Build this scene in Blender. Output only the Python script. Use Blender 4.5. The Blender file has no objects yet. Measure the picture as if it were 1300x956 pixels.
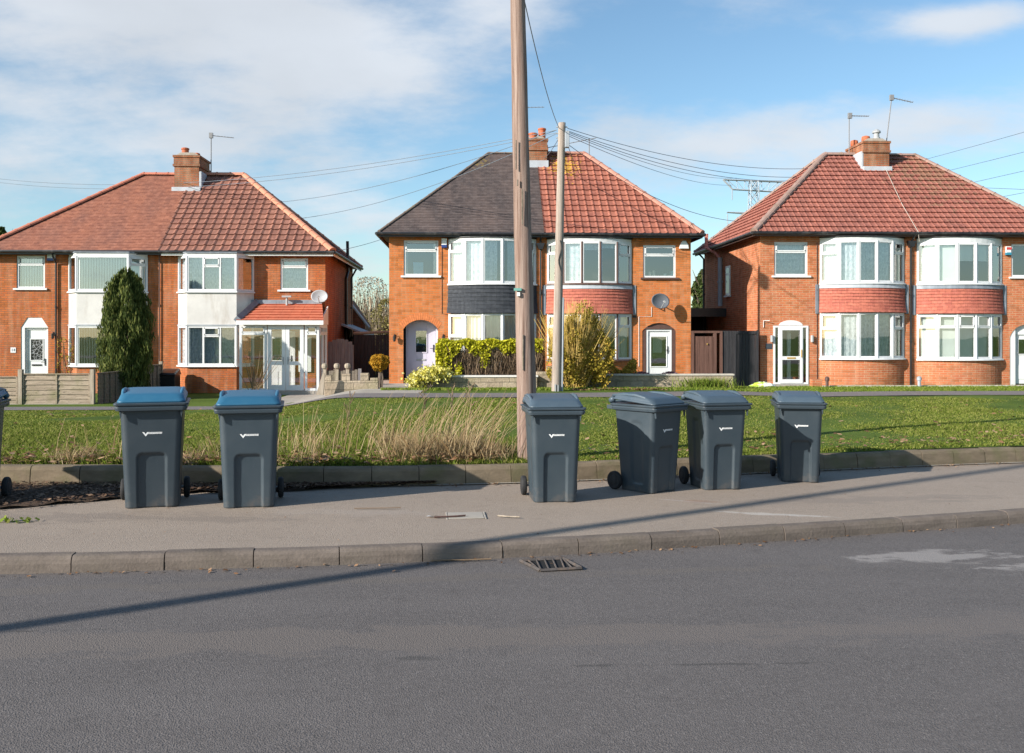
import bpy, bmesh, math, random
import numpy as np
from mathutils import Vector, Matrix
random.seed(7); rng = np.random.default_rng(7)
S = bpy.context.scene
C = S.collection
rad = math.radians
# ------------------------------------------------------------------ camera
FPX, CX, HY = 1200.0, 650.0, 425.0          # focal length in photo pixels, optical centre, horizon row (photo is 1300 wide)
YAW = math.atan(50 / 1200.0)
EYE = 1.71
cam = bpy.data.cameras.new('camera'); camo = bpy.data.objects.new('camera', cam); C.objects.link(camo)
camo.location = (0, 0, EYE); camo.rotation_euler = (rad(90), 0, -YAW)
cam.sensor_width = 36; cam.lens = FPX / 1300 * 36; cam.shift_y = -(478 - HY) / 1300.0
cam.clip_end = 3000; cam.clip_start = 0.05
S.camera = camo
# ------------------------------------------------------------------ light
SUN_EL, TRAVEL = 24.0, 33.0                  # elevation; heading the sunlight travels, degrees from +X towards +Y
sd = Vector((math.cos(rad(TRAVEL)) * math.cos(rad(SUN_EL)), math.sin(rad(TRAVEL)) * math.cos(rad(SUN_EL)), -math.sin(rad(SUN_EL))))
sun = bpy.data.lights.new('sun', 'SUN'); suno = bpy.data.objects.new('sun', sun); C.objects.link(suno)
sun.energy = 5.0; sun.angle = rad(0.55); sun.color = (1, .93, .83)
suno.rotation_euler = sd.to_track_quat('-Z', 'Y').to_euler(); suno.location = (-30, -20, 30)
S.view_settings.view_transform = 'Standard'; S.view_settings.look = 'None'
S.view_settings.exposure = 0.68; S.view_settings.gamma = 1
W = bpy.data.worlds.new('World'); S.world = W; W.use_nodes = True
SKY = dict(strength=.095, cloud=(5.4, 5.65, 6.0), tint=(1.0, 1.13, 1.12))


class NB:
    def __init__(s, tree):
        s.t = tree; s.t.nodes.clear()
    def n(s, typ, **kw):
        nd = s.t.nodes.new(typ)
        for k, v in kw.items():
            if k.startswith('_'):
                setattr(nd, k[1:], v)
            else:
                key = int(k[1:]) if k[0] == 'i' and k[1:].isdigit() else k.replace('__', ' ')
                s.set(nd.inputs[key], v)
        return nd
    def set(s, sock, v):
        if isinstance(v, bpy.types.NodeSocket): s.t.links.new(v, sock)
        elif isinstance(v, bpy.types.Node): s.t.links.new(v.outputs[0], sock)
        else:
            if sock.type == 'RGBA' and len(v) == 3: v = (*v, 1)
            sock.default_value = v
    def math(s, op, a, b=0.0, c=0.0, clamp=False):
        return s.n('ShaderNodeMath', _operation=op, _use_clamp=clamp, i0=a, i1=b, i2=c).outputs[0]
    def mix(s, f, a, b, mode='MIX'):
        nd = s.t.nodes.new('ShaderNodeMix'); nd.data_type = 'RGBA'; nd.blend_type = mode
        s.set(nd.inputs[0], f); s.set(nd.inputs[6], a); s.set(nd.inputs[7], b)
        return nd.outputs[2]
    def ramp(s, f, pts, interp='LINEAR'):
        nd = s.t.nodes.new('ShaderNodeValToRGB'); s.set(nd.inputs[0], f); nd.color_ramp.interpolation = interp
        e = nd.color_ramp.elements
        for i, (p, c) in enumerate(pts):
            if isinstance(c, (int, float)): c = (c, c, c)
            el = e[i] if i < 2 else e.new(p)
            el.position = p; el.color = (*c, 1)
        return nd.outputs[0]
    def noise(s, vec, scale, detail=4, rough=.55, out=0):
        return s.n('ShaderNodeTexNoise', Vector=vec, Scale=float(scale), Detail=float(detail), Roughness=float(rough)).outputs[out]
    def mapv(s, vec, scale=(1, 1, 1), loc=(0, 0, 0), rot=(0, 0, 0)):
        return s.n('ShaderNodeMapping', Vector=vec, Scale=scale, Location=loc, Rotation=rot).outputs[0]


def build_world():
    b = NB(W.node_tree)
    sky = b.n('ShaderNodeTexSky', _sky_type='NISHITA', _sun_disc=False, _sun_elevation=rad(SUN_EL),
              _sun_rotation=math.atan2(-sd.x, -sd.y), _altitude=100, _air_density=1.0, _dust_density=.6, _ozone_density=2.2)
    d = b.n('ShaderNodeTexCoord').outputs['Generated']
    sp = b.n('ShaderNodeSeparateXYZ', Vector=d)
    den = b.math('MAXIMUM', b.math('ADD', sp.outputs[2], .30), .05)
    cx = b.math('DIVIDE', sp.outputs[0], den); cy = b.math('DIVIDE', sp.outputs[1], den)
    v = b.n('ShaderNodeCombineXYZ', X=cx, Y=cy, Z=0.0).outputs[0]
    n1 = b.noise(b.mapv(v, (.9, 1.2, 1), (3.1, 1.7, 0)), 3.4, 12, .60)
    # where the cloud banks of that afternoon lay: broad bank upper left, puffs centre and right
    def blob(px, py, rx, ry, amp):
        u = math.atan((px - CX) / FPX) + YAW; el = math.atan((HY - py) / FPX)
        az = b.math('ARCTAN2', sp.outputs[0], sp.outputs[1]); e = b.math('ARCSINE', sp.outputs[2])
        a = b.math('DIVIDE', b.math('SUBTRACT', az, u), rx / FPX); c = b.math('DIVIDE', b.math('SUBTRACT', e, el), ry / FPX)
        r2 = b.math('ADD', b.math('MULTIPLY', a, a), b.math('MULTIPLY', c, c))
        return b.math('MULTIPLY', b.math('EXPONENT', b.math('MULTIPLY', r2, -1.0)), amp)
    tot = b.math('ADD', n1, -.02)
    for bl in [(130, 30, 300, 110, .44), (430, 90, 230, 90, .26), (120, 210, 300, 70, .22), (560, 130, 90, 50, .1), (640, 20, 160, 60, .18),
               (1215, 66, 85, 20, .55), (960, 10, 60, 40, .08), (1020, 190, 260, 44, .36), (1200, 190, 160, 34, .16), (830, 270, 130, 60, .1), (480, 290, 250, 50, .08),
               (880, 120, 130, 70, .06), (760, 80, 110, 90, -.04), (1000, 110, 200, 30, -.16), (80, 130, 160, 16, -.1), (300, 320, 420, 90, .12)]:
        tot = b.math('ADD', tot, blob(*bl))
    fac = b.ramp(tot, [(.50, 0), (.95, 1)], 'EASE')
    n2 = b.noise(b.mapv(v, (1, 1, 1), (9, 4, 0)), 2.3, 6, .5)
    tint = b.ramp(n2, [(.35, tuple(x * .86 for x in SKY['cloud'])), (.65, SKY['cloud'])])
    skyc = b.mix(1.0, sky.outputs[0], SKY.get('tint', (1.0, 1.0, 1.0)), 'MULTIPLY')
    col = b.mix(b.math('MULTIPLY', fac, .86), skyc, tint)
    bg = b.n('ShaderNodeBackground', Color=col, Strength=SKY['strength'])
    b.n('ShaderNodeOutputWorld', Surface=bg)


build_world()

# ------------------------------------------------------------------ measuring the photograph
def ray(px, py):
    u = (px - CX) / FPX; v = (HY - py) / FPX
    return Vector((math.sin(YAW) + u * math.cos(YAW), math.cos(YAW) - u * math.sin(YAW), v))
def pt(px, py, Y):
    d = ray(px, py); t = Y / d.y
    return Vector((d.x * t, Y, EYE + d.z * t))
def ground(px, py, z=0.0):
    d = ray(px, py); t = (z - EYE) / d.z
    return Vector((d.x * t, d.y * t, z))

# ------------------------------------------------------------------ object helpers
def tag(o, label=None, cat=None, group=None, kind=None):
    if label: o['label'] = label
    if cat: o['category'] = cat
    if group: o['group'] = group
    if kind: o['kind'] = kind
    return o
def empty(name, loc, label, cat, group=None, rz=0):
    o = bpy.data.objects.new(name, None); C.objects.link(o); o.location = loc; o.rotation_euler = (0, 0, rz); o.empty_display_size = .2
    return tag(o, label, cat, group)

class MB:
    """Collects faces; build() links them as ONE mesh object."""
    def __init__(s): s.v = []; s.f = []; s.m = []
    def add(s, vs, fs, mi=0):
        o = len(s.v); s.v += [tuple(p) for p in vs]; s.f += [tuple(i + o for i in f) for f in fs]; s.m += [mi] * len(fs)
    def box(s, x0, x1, y0, y1, z0, z1, mi=0):
        s.add([(x, y, z) for x in (x0, x1) for y in (y0, y1) for z in (z0, z1)],
              [(0, 1, 3, 2), (4, 6, 7, 5), (0, 4, 5, 1), (2, 3, 7, 6), (0, 2, 6, 4), (1, 5, 7, 3)], mi)
        return s
    def hexa(s, p, mi=0):   # 8 points: bottom 4 ccw, top 4 ccw
        s.add(p, [(3, 2, 1, 0), (4, 5, 6, 7), (0, 1, 5, 4), (1, 2, 6, 5), (2, 3, 7, 6), (3, 0, 4, 7)], mi); return s
    def bar(s, O, T, N, s0, s1, z0, z1, d0, d1, mi=0):
        def P(a, d, z): return (O[0] + T[0] * a + N[0] * d, O[1] + T[1] * a + N[1] * d, O[2] + z)
        return s.hexa([P(s0, d1, z0), P(s1, d1, z0), P(s1, d0, z0), P(s0, d0, z0), P(s0, d1, z1), P(s1, d1, z1), P(s1, d0, z1), P(s0, d0, z1)], mi)
    def tube(s, path, r, n=8, mi=0, cap=True):
        path = [Vector(p) for p in path]
        rs = r if isinstance(r, (list, tuple)) else [r] * len(path)
        o = len(s.v); up = None
        for i, p in enumerate(path):
            t = (path[min(i + 1, len(path) - 1)] - path[max(i - 1, 0)]).normalized()
            if up is None: up = Vector((0, 0, 1)) if abs(t.z) < .9 else Vector((0, 1, 0))
            a = t.cross(up)
            if a.length < 1e-4: a = t.cross(Vector((1, 0, 0)))
            a.normalize(); bb = t.cross(a).normalized(); up = -bb if False else up
            for k in range(n):
                an = 2 * math.pi * k / n
                s.v.append(tuple(p + (a * math.cos(an) + bb * math.sin(an)) * rs[i]))
        for i in range(len(path) - 1):
            for k in range(n):
                k2 = (k + 1) % n
                s.f.append((o + i * n + k, o + i * n + k2, o + (i + 1) * n + k2, o + (i + 1) * n + k)); s.m.append(mi)
        if cap:
            s.f.append(tuple(o + k for k in range(n))[::-1]); s.m.append(mi)
            e = o + (len(path) - 1) * n
            s.f.append(tuple(e + k for k in range(n))); s.m.append(mi)
        return s
    def lathe(s, prof, c=(0, 0, 0), n=20, mi=0, M=None):
        o = len(s.v)
        for r, z in prof:
            for k in range(n):
                a = 2 * math.pi * k / n; p = Vector((r * math.cos(a), r * math.sin(a), z))
                if M is not None: p = M @ p
                s.v.append(tuple(p + Vector(c)))
        for i in range(len(prof) - 1):
            for k in range(n):
                k2 = (k + 1) % n
                s.f.append((o + i * n + k, o + i * n + k2, o + (i + 1) * n + k2, o + (i + 1) * n + k)); s.m.append(mi)
        s.f.append(tuple(o + k for k in range(n))[::-1]); s.m.append(mi)
        e = o + (len(prof) - 1) * n
        s.f.append(tuple(e + k for k in range(n))); s.m.append(mi)
        return s
    def prism(s, poly, a, b, axis='y', mi=0):
        """2-D polygon (x,z) extruded along y from a to b (axis 'y'), or (x,y) along z."""
        n = len(poly)
        if axis == 'y': vs = [(x, a, z) for x, z in poly] + [(x, b, z) for x, z in poly]
        elif axis == 'z': vs = [(x, y, a) for x, y in poly] + [(x, y, b) for x, y in poly]
        else: vs = [(a, y, z) for y, z in poly] + [(b, y, z) for y, z in poly]
        s.add(vs, [tuple(range(n)), tuple(range(2 * n - 1, n - 1, -1))] + [(i, n + i, n + (i + 1) % n, (i + 1) % n) for i in range(n)], mi)
        return s
    def sweep(s, plan, prof, mi=0, cap=True):
        """plan: open polyline [(x,y)], outward is to its right (towards -y going +x); prof: [(z, outward offset)]"""
        n = len(plan); P = [Vector(p) for p in plan]; nor = []
        for i in range(n):
            ns = []
            if i > 0: d = (P[i] - P[i - 1]).normalized(); ns.append(Vector((d.y, -d.x)))
            if i < n - 1: d = (P[i + 1] - P[i]).normalized(); ns.append(Vector((d.y, -d.x)))
            a = sum(ns, Vector((0, 0))).normalized(); a = a / max(.3, a.dot(ns[0])); nor.append(a)
        o = len(s.v)
        for z, off in prof:
            for i in range(n): q = P[i] + nor[i] * off; s.v.append((q.x, q.y, z))
        for j in range(len(prof) - 1):
            for i in range(n - 1):
                s.f.append((o + j * n + i, o + j * n + i + 1, o + (j + 1) * n + i + 1, o + (j + 1) * n + i)); s.m.append(mi)
        if cap:
            s.f.append(tuple(o + i for i in range(n))[::-1]); s.m.append(mi)
            e = o + (len(prof) - 1) * n; s.f.append(tuple(e + i for i in range(n))); s.m.append(mi)
        return s
    def build(s, name, mat, parent=None, uv=None, bevel=0, smooth=False, label=None, seg=2):
        me = bpy.data.meshes.new(name); me.from_pydata(s.v, [], s.f)
        mats = mat if isinstance(mat, (list, tuple)) else [mat]
        for m in mats: me.materials.append(m)
        if len(mats) > 1: me.polygons.foreach_set('material_index', s.m)
        fixuv(me, uv)
        if smooth: me.polygons.foreach_set('use_smooth', [True] * len(me.polygons))
        me.update()
        o = bpy.data.objects.new(name, me); C.objects.link(o)
        if parent is not None: o.parent = parent
        if bevel:
            md = o.modifiers.new('bevel', 'BEVEL'); md.width = bevel; md.segments = seg; md.limit_method = 'ANGLE'; md.angle_limit = rad(35)
        if label: o['label'] = label
        return o

def fixuv(me, uv=None):
    nl = len(me.loops)
    if not nl: return
    vi = np.empty(nl, int); me.loops.foreach_get('vertex_index', vi)
    co = np.empty(len(me.vertices) * 3); me.vertices.foreach_get('co', co); co = co.reshape(-1, 3)[vi]
    if uv is not None:
        U, V = (np.array(x, float) for x in uv); r = np.stack([co @ U, co @ V], 1)
    else:
        me.update(); nf = len(me.polygons)
        no = np.empty(nf * 3); me.polygons.foreach_get('normal', no); no = no.reshape(-1, 3)
        lt = np.empty(nf, int); me.polygons.foreach_get('loop_total', lt); no = np.repeat(no, lt, 0)
        flat = np.abs(no[:, 2]) > .95
        T = np.stack([-no[:, 1], no[:, 0], np.zeros(len(no))], 1); ln = np.linalg.norm(T, axis=1, keepdims=True); T = T / np.maximum(ln, 1e-6)
        T[flat] = (1, 0, 0); B = np.cross(no, T); B[flat] = (0, 1, 0)
        r = np.stack([(co * T).sum(1), (co * B).sum(1)], 1)
    l = me.uv_layers.new(name='UVMap'); l.data.foreach_set('uv', r.ravel())

# ------------------------------------------------------------------ materials
MATS = {}
def mat(name, fn):
    m = bpy.data.materials.new(name); m.use_nodes = True; b = NB(m.node_tree)
    out = b.n('ShaderNodeOutputMaterial'); fn(b, out); MATS[name] = m; return m
def pbsdf(b, out, col, rough=.6, spec=.5, bump=None, bs=.3, bd=.02, **kw):
    p = b.n('ShaderNodeBsdfPrincipled', Base__Color=col, Roughness=rough)
    p.inputs['Specular IOR Level'].default_value = spec
    for k, v in kw.items(): b.set(p.inputs[k.replace('__', ' ')], v)
    if bump is not None:
        b.set(p.inputs['Normal'], b.n('ShaderNodeBump', Strength=bs, Distance=bd, Height=bump).outputs[0])
    b.set(out.inputs[0], p); return p
def objc(b): return b.n('ShaderNodeTexCoord').outputs['Object']
def uvc(b): return b.n('ShaderNodeTexCoord').outputs['UV']
def plain(name, col, rough=.5, spec=.5, var=.12, vs=6, bump=0, dirt=None):
    def fn(b, out):
        n = b.noise(objc(b), vs, 5)
        c = b.mix(b.ramp(n, [(.3, 0), (.7, 1)]), tuple(x * (1 - var) for x in col), tuple(min(1, x * (1 + var)) for x in col))
        if dirt:
            n2 = b.noise(b.mapv(objc(b), (1, 1, .25)), vs * .8, 6, .65)
            c = b.mix(b.ramp(n2, [(.5, 0), (.75, dirt[1])]), c, dirt[0])
        pbsdf(b, out, c, rough, spec, bump=b.noise(objc(b), vs * 9, 4) if bump else None, bs=bump or .1, bd=.01)
    return mat(name, fn)

def brick_mat(name, c1, c2, mortar, blot=(.18, .07, .04), blotamt=.5, dark=0.0):
    def fn(b, out):
        uv = uvc(b)
        br = b.n('ShaderNodeTexBrick', _offset=.5, Vector=uv, Color1=c1, Color2=c2, Mortar=mortar, Scale=1.0)
        for k, v in (('Mortar Size', .010), ('Mortar Smooth', .15), ('Bias', 0.), ('Brick Width', .225), ('Row Height', .075)): br.inputs[k].default_value = v
        # each brick gets its own burn
        br2 = b.n('ShaderNodeTexBrick', _offset=.5, Vector=uv, Color1=(0, 0, 0), Color2=(1, 1, 1), Mortar=(.4, .4, .4), Scale=1.0)
        for k, v in (('Mortar Size', .0), ('Brick Width', .225), ('Row Height', .075)): br2.inputs[k].default_value = v
        cell = b.ramp(br2.outputs[0], [(.0, 0), (.18, .1), (.42, .9), (1, 1)])
        n = b.noise(objc(b), 1.1, 6, .65)
        c = b.mix(b.ramp(n, [(.42, 0), (.72, blotamt)]), br.outputs[0], blot)
        c = b.mix(b.math('MULTIPLY', b.math('SUBTRACT', 1.0, cell), .6), c, tuple(x * .35 for x in c1))
        n3 = b.noise(b.mapv(objc(b), (3, 3, .5)), 1.6, 6, .6)
        c = b.mix(b.ramp(n3, [(.45, 0), (.8, .35)]), c, (.62, .42, .28) if dark == 0 else (.1, .05, .04))
        fine = b.noise(uv, 38, 3)
        c = b.mix(.25, c, b.mix(fine, (.25, .25, .25), (1.3, 1.3, 1.3)), 'MULTIPLY')
        pbsdf(b, out, c, .88, .25, bump=b.math('SUBTRACT', b.math('MULTIPLY', fine, .4), br.outputs['Fac']), bs=.7, bd=.012)
    return mat(name, fn)

brick1 = brick_mat('brick_h1', (.64, .19, .05), (.44, .105, .03), (.27, .13, .075), blot=(.2, .07, .035), blotamt=.6)
brick2 = brick_mat('brick_h2', (.72, .225, .055), (.54, .145, .036), (.46, .22, .10), blot=(.42, .15, .07), blotamt=.35)
brick3 = brick_mat('brick_h3', (.70, .225, .085), (.48, .125, .05), (.56, .33, .2), blot=(.36, .13, .08), blotamt=.5)
brickd = brick_mat('brick_chimney', (.5, .17, .07), (.34, .10, .05), (.26, .2, .14), blot=(.09, .06, .04), blotamt=.8)

def tile_mat(name, c1, c2, tw, th, lich=None, off=0.0, stain=(.1, .055, .045), samt=.6, joint=.0):
    def fn(b, out):
        uv = uvc(b)
        br = b.n('ShaderNodeTexBrick', _offset=off, Vector=uv, Color1=c1, Color2=c2, Mortar=tuple(x * .25 for x in c1), Scale=1.0)
        for k, v in (('Mortar Size', joint), ('Mortar Smooth', .2), ('Brick Width', tw), ('Row Height', th)): br.inputs[k].default_value = v
        n = b.noise(b.mapv(uv, (1, .35, 1)), 1.3, 6, .62)
        c = b.mix(b.ramp(n, [(.42, 0), (.74, samt)]), br.outputs[0], stain)
        n4 = b.noise(uv, 5.5, 4, .6)
        c = b.mix(b.ramp(n4, [(.48, 0), (.75, .35)]), c, tuple(min(1, x * 1.5 + .05) for x in c1))
        if lich:
            (lx, lz, r) = lich[0]
            o = objc(b); sp = b.n('ShaderNodeSeparateXYZ', Vector=o)
            dx = b.math('SUBTRACT', sp.outputs[0], lx); dz = b.math('SUBTRACT', sp.outputs[2], lz)
            m = b.math('SUBTRACT', 1.0, b.math('DIVIDE', b.math('SQRT', b.math('ADD', b.math('MULTIPLY', dx, dx), b.math('MULTIPLY', dz, dz))), r), clamp=True)
            nl = b.noise(uv, lich[3] if len(lich) > 3 else 4.5, 3, .5)
            f = b.ramp(b.math('ADD', nl, b.math('MULTIPLY', m, .3)), [(.68, 0), (.74, 1)])
            f = b.math('MULTIPLY', b.math('MULTIPLY', f, b.math('GREATER_THAN', m, .01)), lich[2])
            c = b.mix(f, c, lich[1])
        fine = b.noise(uv, 60, 3)
        pbsdf(b, out, c, .82, .3, bump=fine, bs=.25, bd=.01)
    return mat(name, fn)

white = plain('white_upvc', (.68, .69, .70), .35, .5, .03, 3, dirt=((.5, .5, .47), .3))
whitep = plain('white_paint', (.74, .74, .73), .6, .3, .05, 3, bump=.1, dirt=((.42, .40, .36), .35))
render_w = plain('white_render', (.58, .565, .545), .85, .2, .08, 2.5, bump=.5, dirt=((.36, .31, .26), .85))
brownf = plain('brown_frame', (.10, .055, .045), .5, .4, .15, 6)
black = plain('black_plastic', (.018, .018, .02), .35, .5, .2, 6)
gutterm = plain('gutter_black', (.02, .02, .022), .4, .5, .25, 5, dirt=((.14, .13, .12), .5))
lead = plain('lead_flashing', (.20, .23, .27), .5, .4, .2, 4, dirt=((.42, .44, .47), .5))
leadw = plain('lead_pale', (.42, .45, .49), .6, .3, .12, 4)
mortarm = plain('mortar', (.38, .34, .29), .9, .2, .15, 6, bump=.3)
terra = plain('terracotta', (.48, .13, .06), .7, .3, .15, 6, dirt=((.16, .08, .05), .5))
ridge1 = plain('ridge_terracotta', (.48, .17, .11), .8, .3, .15, 4, dirt=((.2, .09, .06), .5))
ridge1b = plain('ridge_salmon', (.58, .25, .16), .8, .3, .1, 3, dirt=((.3, .14, .1), .4))
ridge2 = plain('ridge_pale', (.42, .21, .16), .85, .3, .15, 3, dirt=((.28, .2, .15), .6))
ridge3 = plain('ridge_grey', (.3, .2, .17), .85, .3, .15, 4, dirt=((.2, .16, .1), .6))
ridged = plain('ridge_dark', (.16, .12, .1), .9, .2, .15, 4, dirt=((.26, .22, .14), .6))
lilac = plain('door_lilac', (.52, .49, .59), .45, .4, .04, 2)
metal = plain('grey_metal', (.35, .36, .37), .4, .5, .1, 5)
aerialm = plain('aerial_metal', (.22, .22, .23), .45, .5, .1, 5)
dishg = plain('dish_grey', (.36, .37, .39), .5, .4, .08, 4)
dishd = plain('dish_dark', (.14, .15, .17), .5, .4, .1, 4)
pinkpipe = plain('pink_pipe', (.55, .22, .17), .6, .3, .08, 4)
greypipe = plain('grey_pipe', (.34, .37, .41), .5, .4, .08, 4)
brass = plain('brass', (.45, .28, .08), .35, .6, .05, 4)
plaqued = plain('slate_plaque', (.05, .06, .075), .5, .4, .1, 5)
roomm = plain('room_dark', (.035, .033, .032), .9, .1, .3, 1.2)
netm = mat('net_curtain', lambda b, out: pbsdf(b, out, b.mix(b.ramp(b.noise(b.mapv(uvc(b), (1, .9, 1)), 9, 4, .7), [(.42, 0), (.6, 1)]), (.42, .49, .54), (.72, .77, .80)), .9, .1))
blindm = plain('blind_fabric', (.68, .74, .72), .8, .2, .06, 3)
blindw = plain('blind_green_white', (.72, .78, .74), .8, .2, .04, 3)
cream = plain('cream_curtain', (.74, .72, .66), .9, .1, .08, 3)
def glassf(b, out):
    tr = b.n('ShaderNodeBsdfTransparent', Color=(.95, .97, .97)); gl = b.n('ShaderNodeBsdfGlossy', Color=(1, 1, 1), Roughness=.015)
    lw = b.n('ShaderNodeLayerWeight', Blend=.25)
    nrm = b.n('ShaderNodeBump', Strength=.05, Distance=.02, Height=b.noise(objc(b), 1.4, 2))
    b.set(gl.inputs['Normal'], nrm.outputs[0])
    f = b.math('ADD', b.math('MULTIPLY', lw.outputs['Fresnel'], .9), .25, clamp=True)
    b.set(out.inputs[0], b.n('ShaderNodeMixShader', i0=f, i1=tr, i2=gl))
glass = mat('window_glass', glassf)
def patternf(b, out):
    uv = uvc(b); vor = b.n('ShaderNodeTexVoronoi', _feature='DISTANCE_TO_EDGE', Vector=uv, Scale=9.0)
    c = b.mix(b.ramp(vor.outputs[0], [(.02, 1), (.06, 0)]), (.02, .022, .025), (.35, .36, .38))
    pbsdf(b, out, c, .12, .6)
leadglass = mat('leaded_glass', patternf)

def woodf(c1, c2, sc=(6, 6, .5), rough=.85, knots=True, green=0):
    def fn(b, out):
        o = objc(b); v = b.mapv(o, sc)
        n = b.noise(v, 3.0, 8, .65)
        c = b.mix(b.ramp(n, [(.32, 0), (.68, 1)]), c1, c2)
        n2 = b.noise(b.mapv(o, (sc[0] * 4, sc[1] * 4, sc[2] * 1.2)), 3.0, 5, .7)
        c = b.mix(b.ramp(n2, [(.56, 0), (.66, .75)]), c, tuple(x * .28 for x in c1))
        if green: c = b.mix(b.ramp(b.noise(o, 2.0, 5), [(.5, 0), (.7, green)]), c, (.13, .14, .05))
        pbsdf(b, out, c, rough, .25, bump=n2, bs=.5, bd=.012)
    return fn
polewood = mat('pole_wood', woodf((.15, .085, .062), (.37, .28, .235), (12, 12, .35)))
polewood2 = mat('pole_wood_grey', woodf((.25, .19, .155), (.41, .355, .31), (9, 9, .3)))
fencewood = mat('fence_wood', woodf((.20, .155, .115), (.38, .31, .235), (.7, 4, 9), green=.5))
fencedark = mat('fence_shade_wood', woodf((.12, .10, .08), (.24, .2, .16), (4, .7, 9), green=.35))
postwood = mat('post_wood', woodf((.26, .21, .16), (.42, .36, .29), (8, 8, .7), green=.4))
gatewood = mat('gate_grey_wood', woodf((.13, .12, .13), (.25, .23, .23), (9, 9, .5)))
brownwood = mat('brown_gate_wood', woodf((.085, .045, .035), (.17, .09, .07), (9, 9, .5)))
blackwood = mat('black_fence_wood', woodf((.022, .022, .026), (.05, .048, .052), (9, 9, .5)))
barkm = mat('bark', woodf((.12, .09, .07), (.24, .19, .15), (6, 6, 1)))

def leafm(name, c1, c2, c3=None, rough=.6, trans=.25):
    def fn(b, out):
        r = b.n('ShaderNodeNewGeometry').outputs['Random Per Island']
        pts = [(0, c1), (.6, c2)] + ([(1, c3)] if c3 else [])
        c = b.ramp(r, pts)
        n = b.math('ADD', b.math('MULTIPLY', b.noise(objc(b), 2.2, 4), .6), b.math('MULTIPLY', b.noise(objc(b), .7, 4), .4))
        c = b.mix(.5, c, b.mix(n, (.45, .5, .4), (1.45, 1.4, 1.2)), 'MULTIPLY')
        p = b.n('ShaderNodeBsdfPrincipled', Base__Color=c, Roughness=rough); p.inputs['Specular IOR Level'].default_value = .1
        t = b.n('ShaderNodeBsdfTranslucent', Color=c)
        b.set(out.inputs[0], b.n('ShaderNodeMixShader', i0=trans, i1=p, i2=t))
    return mat(name, fn)
conifer_l = leafm('conifer_leaf', (.045, .065, .02), (.10, .13, .035), (.22, .23, .07))
ever_l = leafm('evergreen_leaf', (.03, .055, .022), (.07, .10, .03), (.15, .17, .06))
golden_l = leafm('golden_leaf', (.36, .18, .02), (.5, .27, .03), (.55, .36, .06))
lime_l = leafm('lime_leaf', (.34, .34, .02), (.52, .50, .03), (.62, .58, .06))
yellow_l = leafm('yellow_flower', (.55, .5, .08), (.75, .68, .2), (.8, .78, .45))
forsy_l = leafm('forsythia_leaf', (.14, .13, .025), (.38, .29, .045), (.56, .38, .08))
twig_l = leafm('dead_twig', (.09, .06, .045), (.2, .14, .1), (.3, .22, .15), trans=0)
twigy_l = leafm('golden_twig', (.32, .21, .06), (.52, .36, .11), (.6, .45, .18), trans=0)
heather_l = leafm('heather', (.16, .09, .09), (.28, .16, .19), (.4, .2, .3))
grass_l = leafm('grass_blade', (.10, .14, .02), (.185, .225, .04), (.36, .33, .12), trans=.35)
grassg_l = leafm('grass_tuft', (.10, .17, .02), (.2, .27, .04), (.34, .35, .1), trans=.35)
straw_l = leafm('straw', (.20, .13, .07), (.40, .29, .17), (.56, .45, .30), trans=.3)
dry_l = leafm('dead_leaf', (.11, .055, .03), (.26, .14, .08), (.46, .3, .2), trans=.1)
litter_l = leafm('litter_leaf', (.06, .035, .025), (.14, .085, .06), (.26, .17, .12), trans=.1)

def plasticf(col, dust, grime=True):
    def fn(b, out):
        o = objc(b); r = b.n('ShaderNodeObjectInfo').outputs['Random']
        n = b.noise(o, 3, 5, .6)
        c = b.mix(b.ramp(n, [(.35, 0), (.7, .5)]), col, dust)
        c = b.mix(1.0, c, b.ramp(r, [(0, .86), (1, 1.14)]), 'MULTIPLY')
        sc = b.noise(b.mapv(o, (30, 30, 2.5), rot=(.2, .3, 0)), 1.6, 6, .75)      # scuffs
        c = b.mix(b.ramp(sc, [(.63, 0), (.7, .35)]), c, tuple(x * 2.0 + .03 for x in col))
        if grime:
            z = b.n('ShaderNodeSeparateXYZ', Vector=o).outputs[2]
            g = b.math('ADD', b.math('SUBTRACT', .5, b.math('MULTIPLY', z, 2.2)), b.math('MULTIPLY', b.math('SUBTRACT', b.noise(o, 9, 6, .7), .5), 1.6))
            c = b.mix(b.ramp(g, [(.3, 0), (.9, .55)]), c, (.16, .125, .10))
        pbsdf(b, out, c, b.ramp(n, [(.3, .36), (.7, .52)]), .45, bump=b.noise(o, 160, 3), bs=.08, bd=.003)
    return fn
binbody = mat('bin_plastic', plasticf((.036, .052, .066), (.06, .075, .088)))
binlid = mat('bin_lid_grey', plasticf((.055, .085, .115), (.10, .125, .145), False))
binblue = mat('bin_lid_blue', plasticf((.020, .105, .19), (.05, .15, .23), False))
rubber = plain('rubber', (.022, .022, .024), .75, .3, .2, 8, dirt=((.09, .085, .08), .5))
stencil = plain('stencil_white', (.8, .8, .8), .6, .3, .03, 5)
iron = plain('cast_iron', (.07, .06, .055), .6, .5, .3, 20, dirt=((.2, .13, .08), .6))
stone = None
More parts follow.
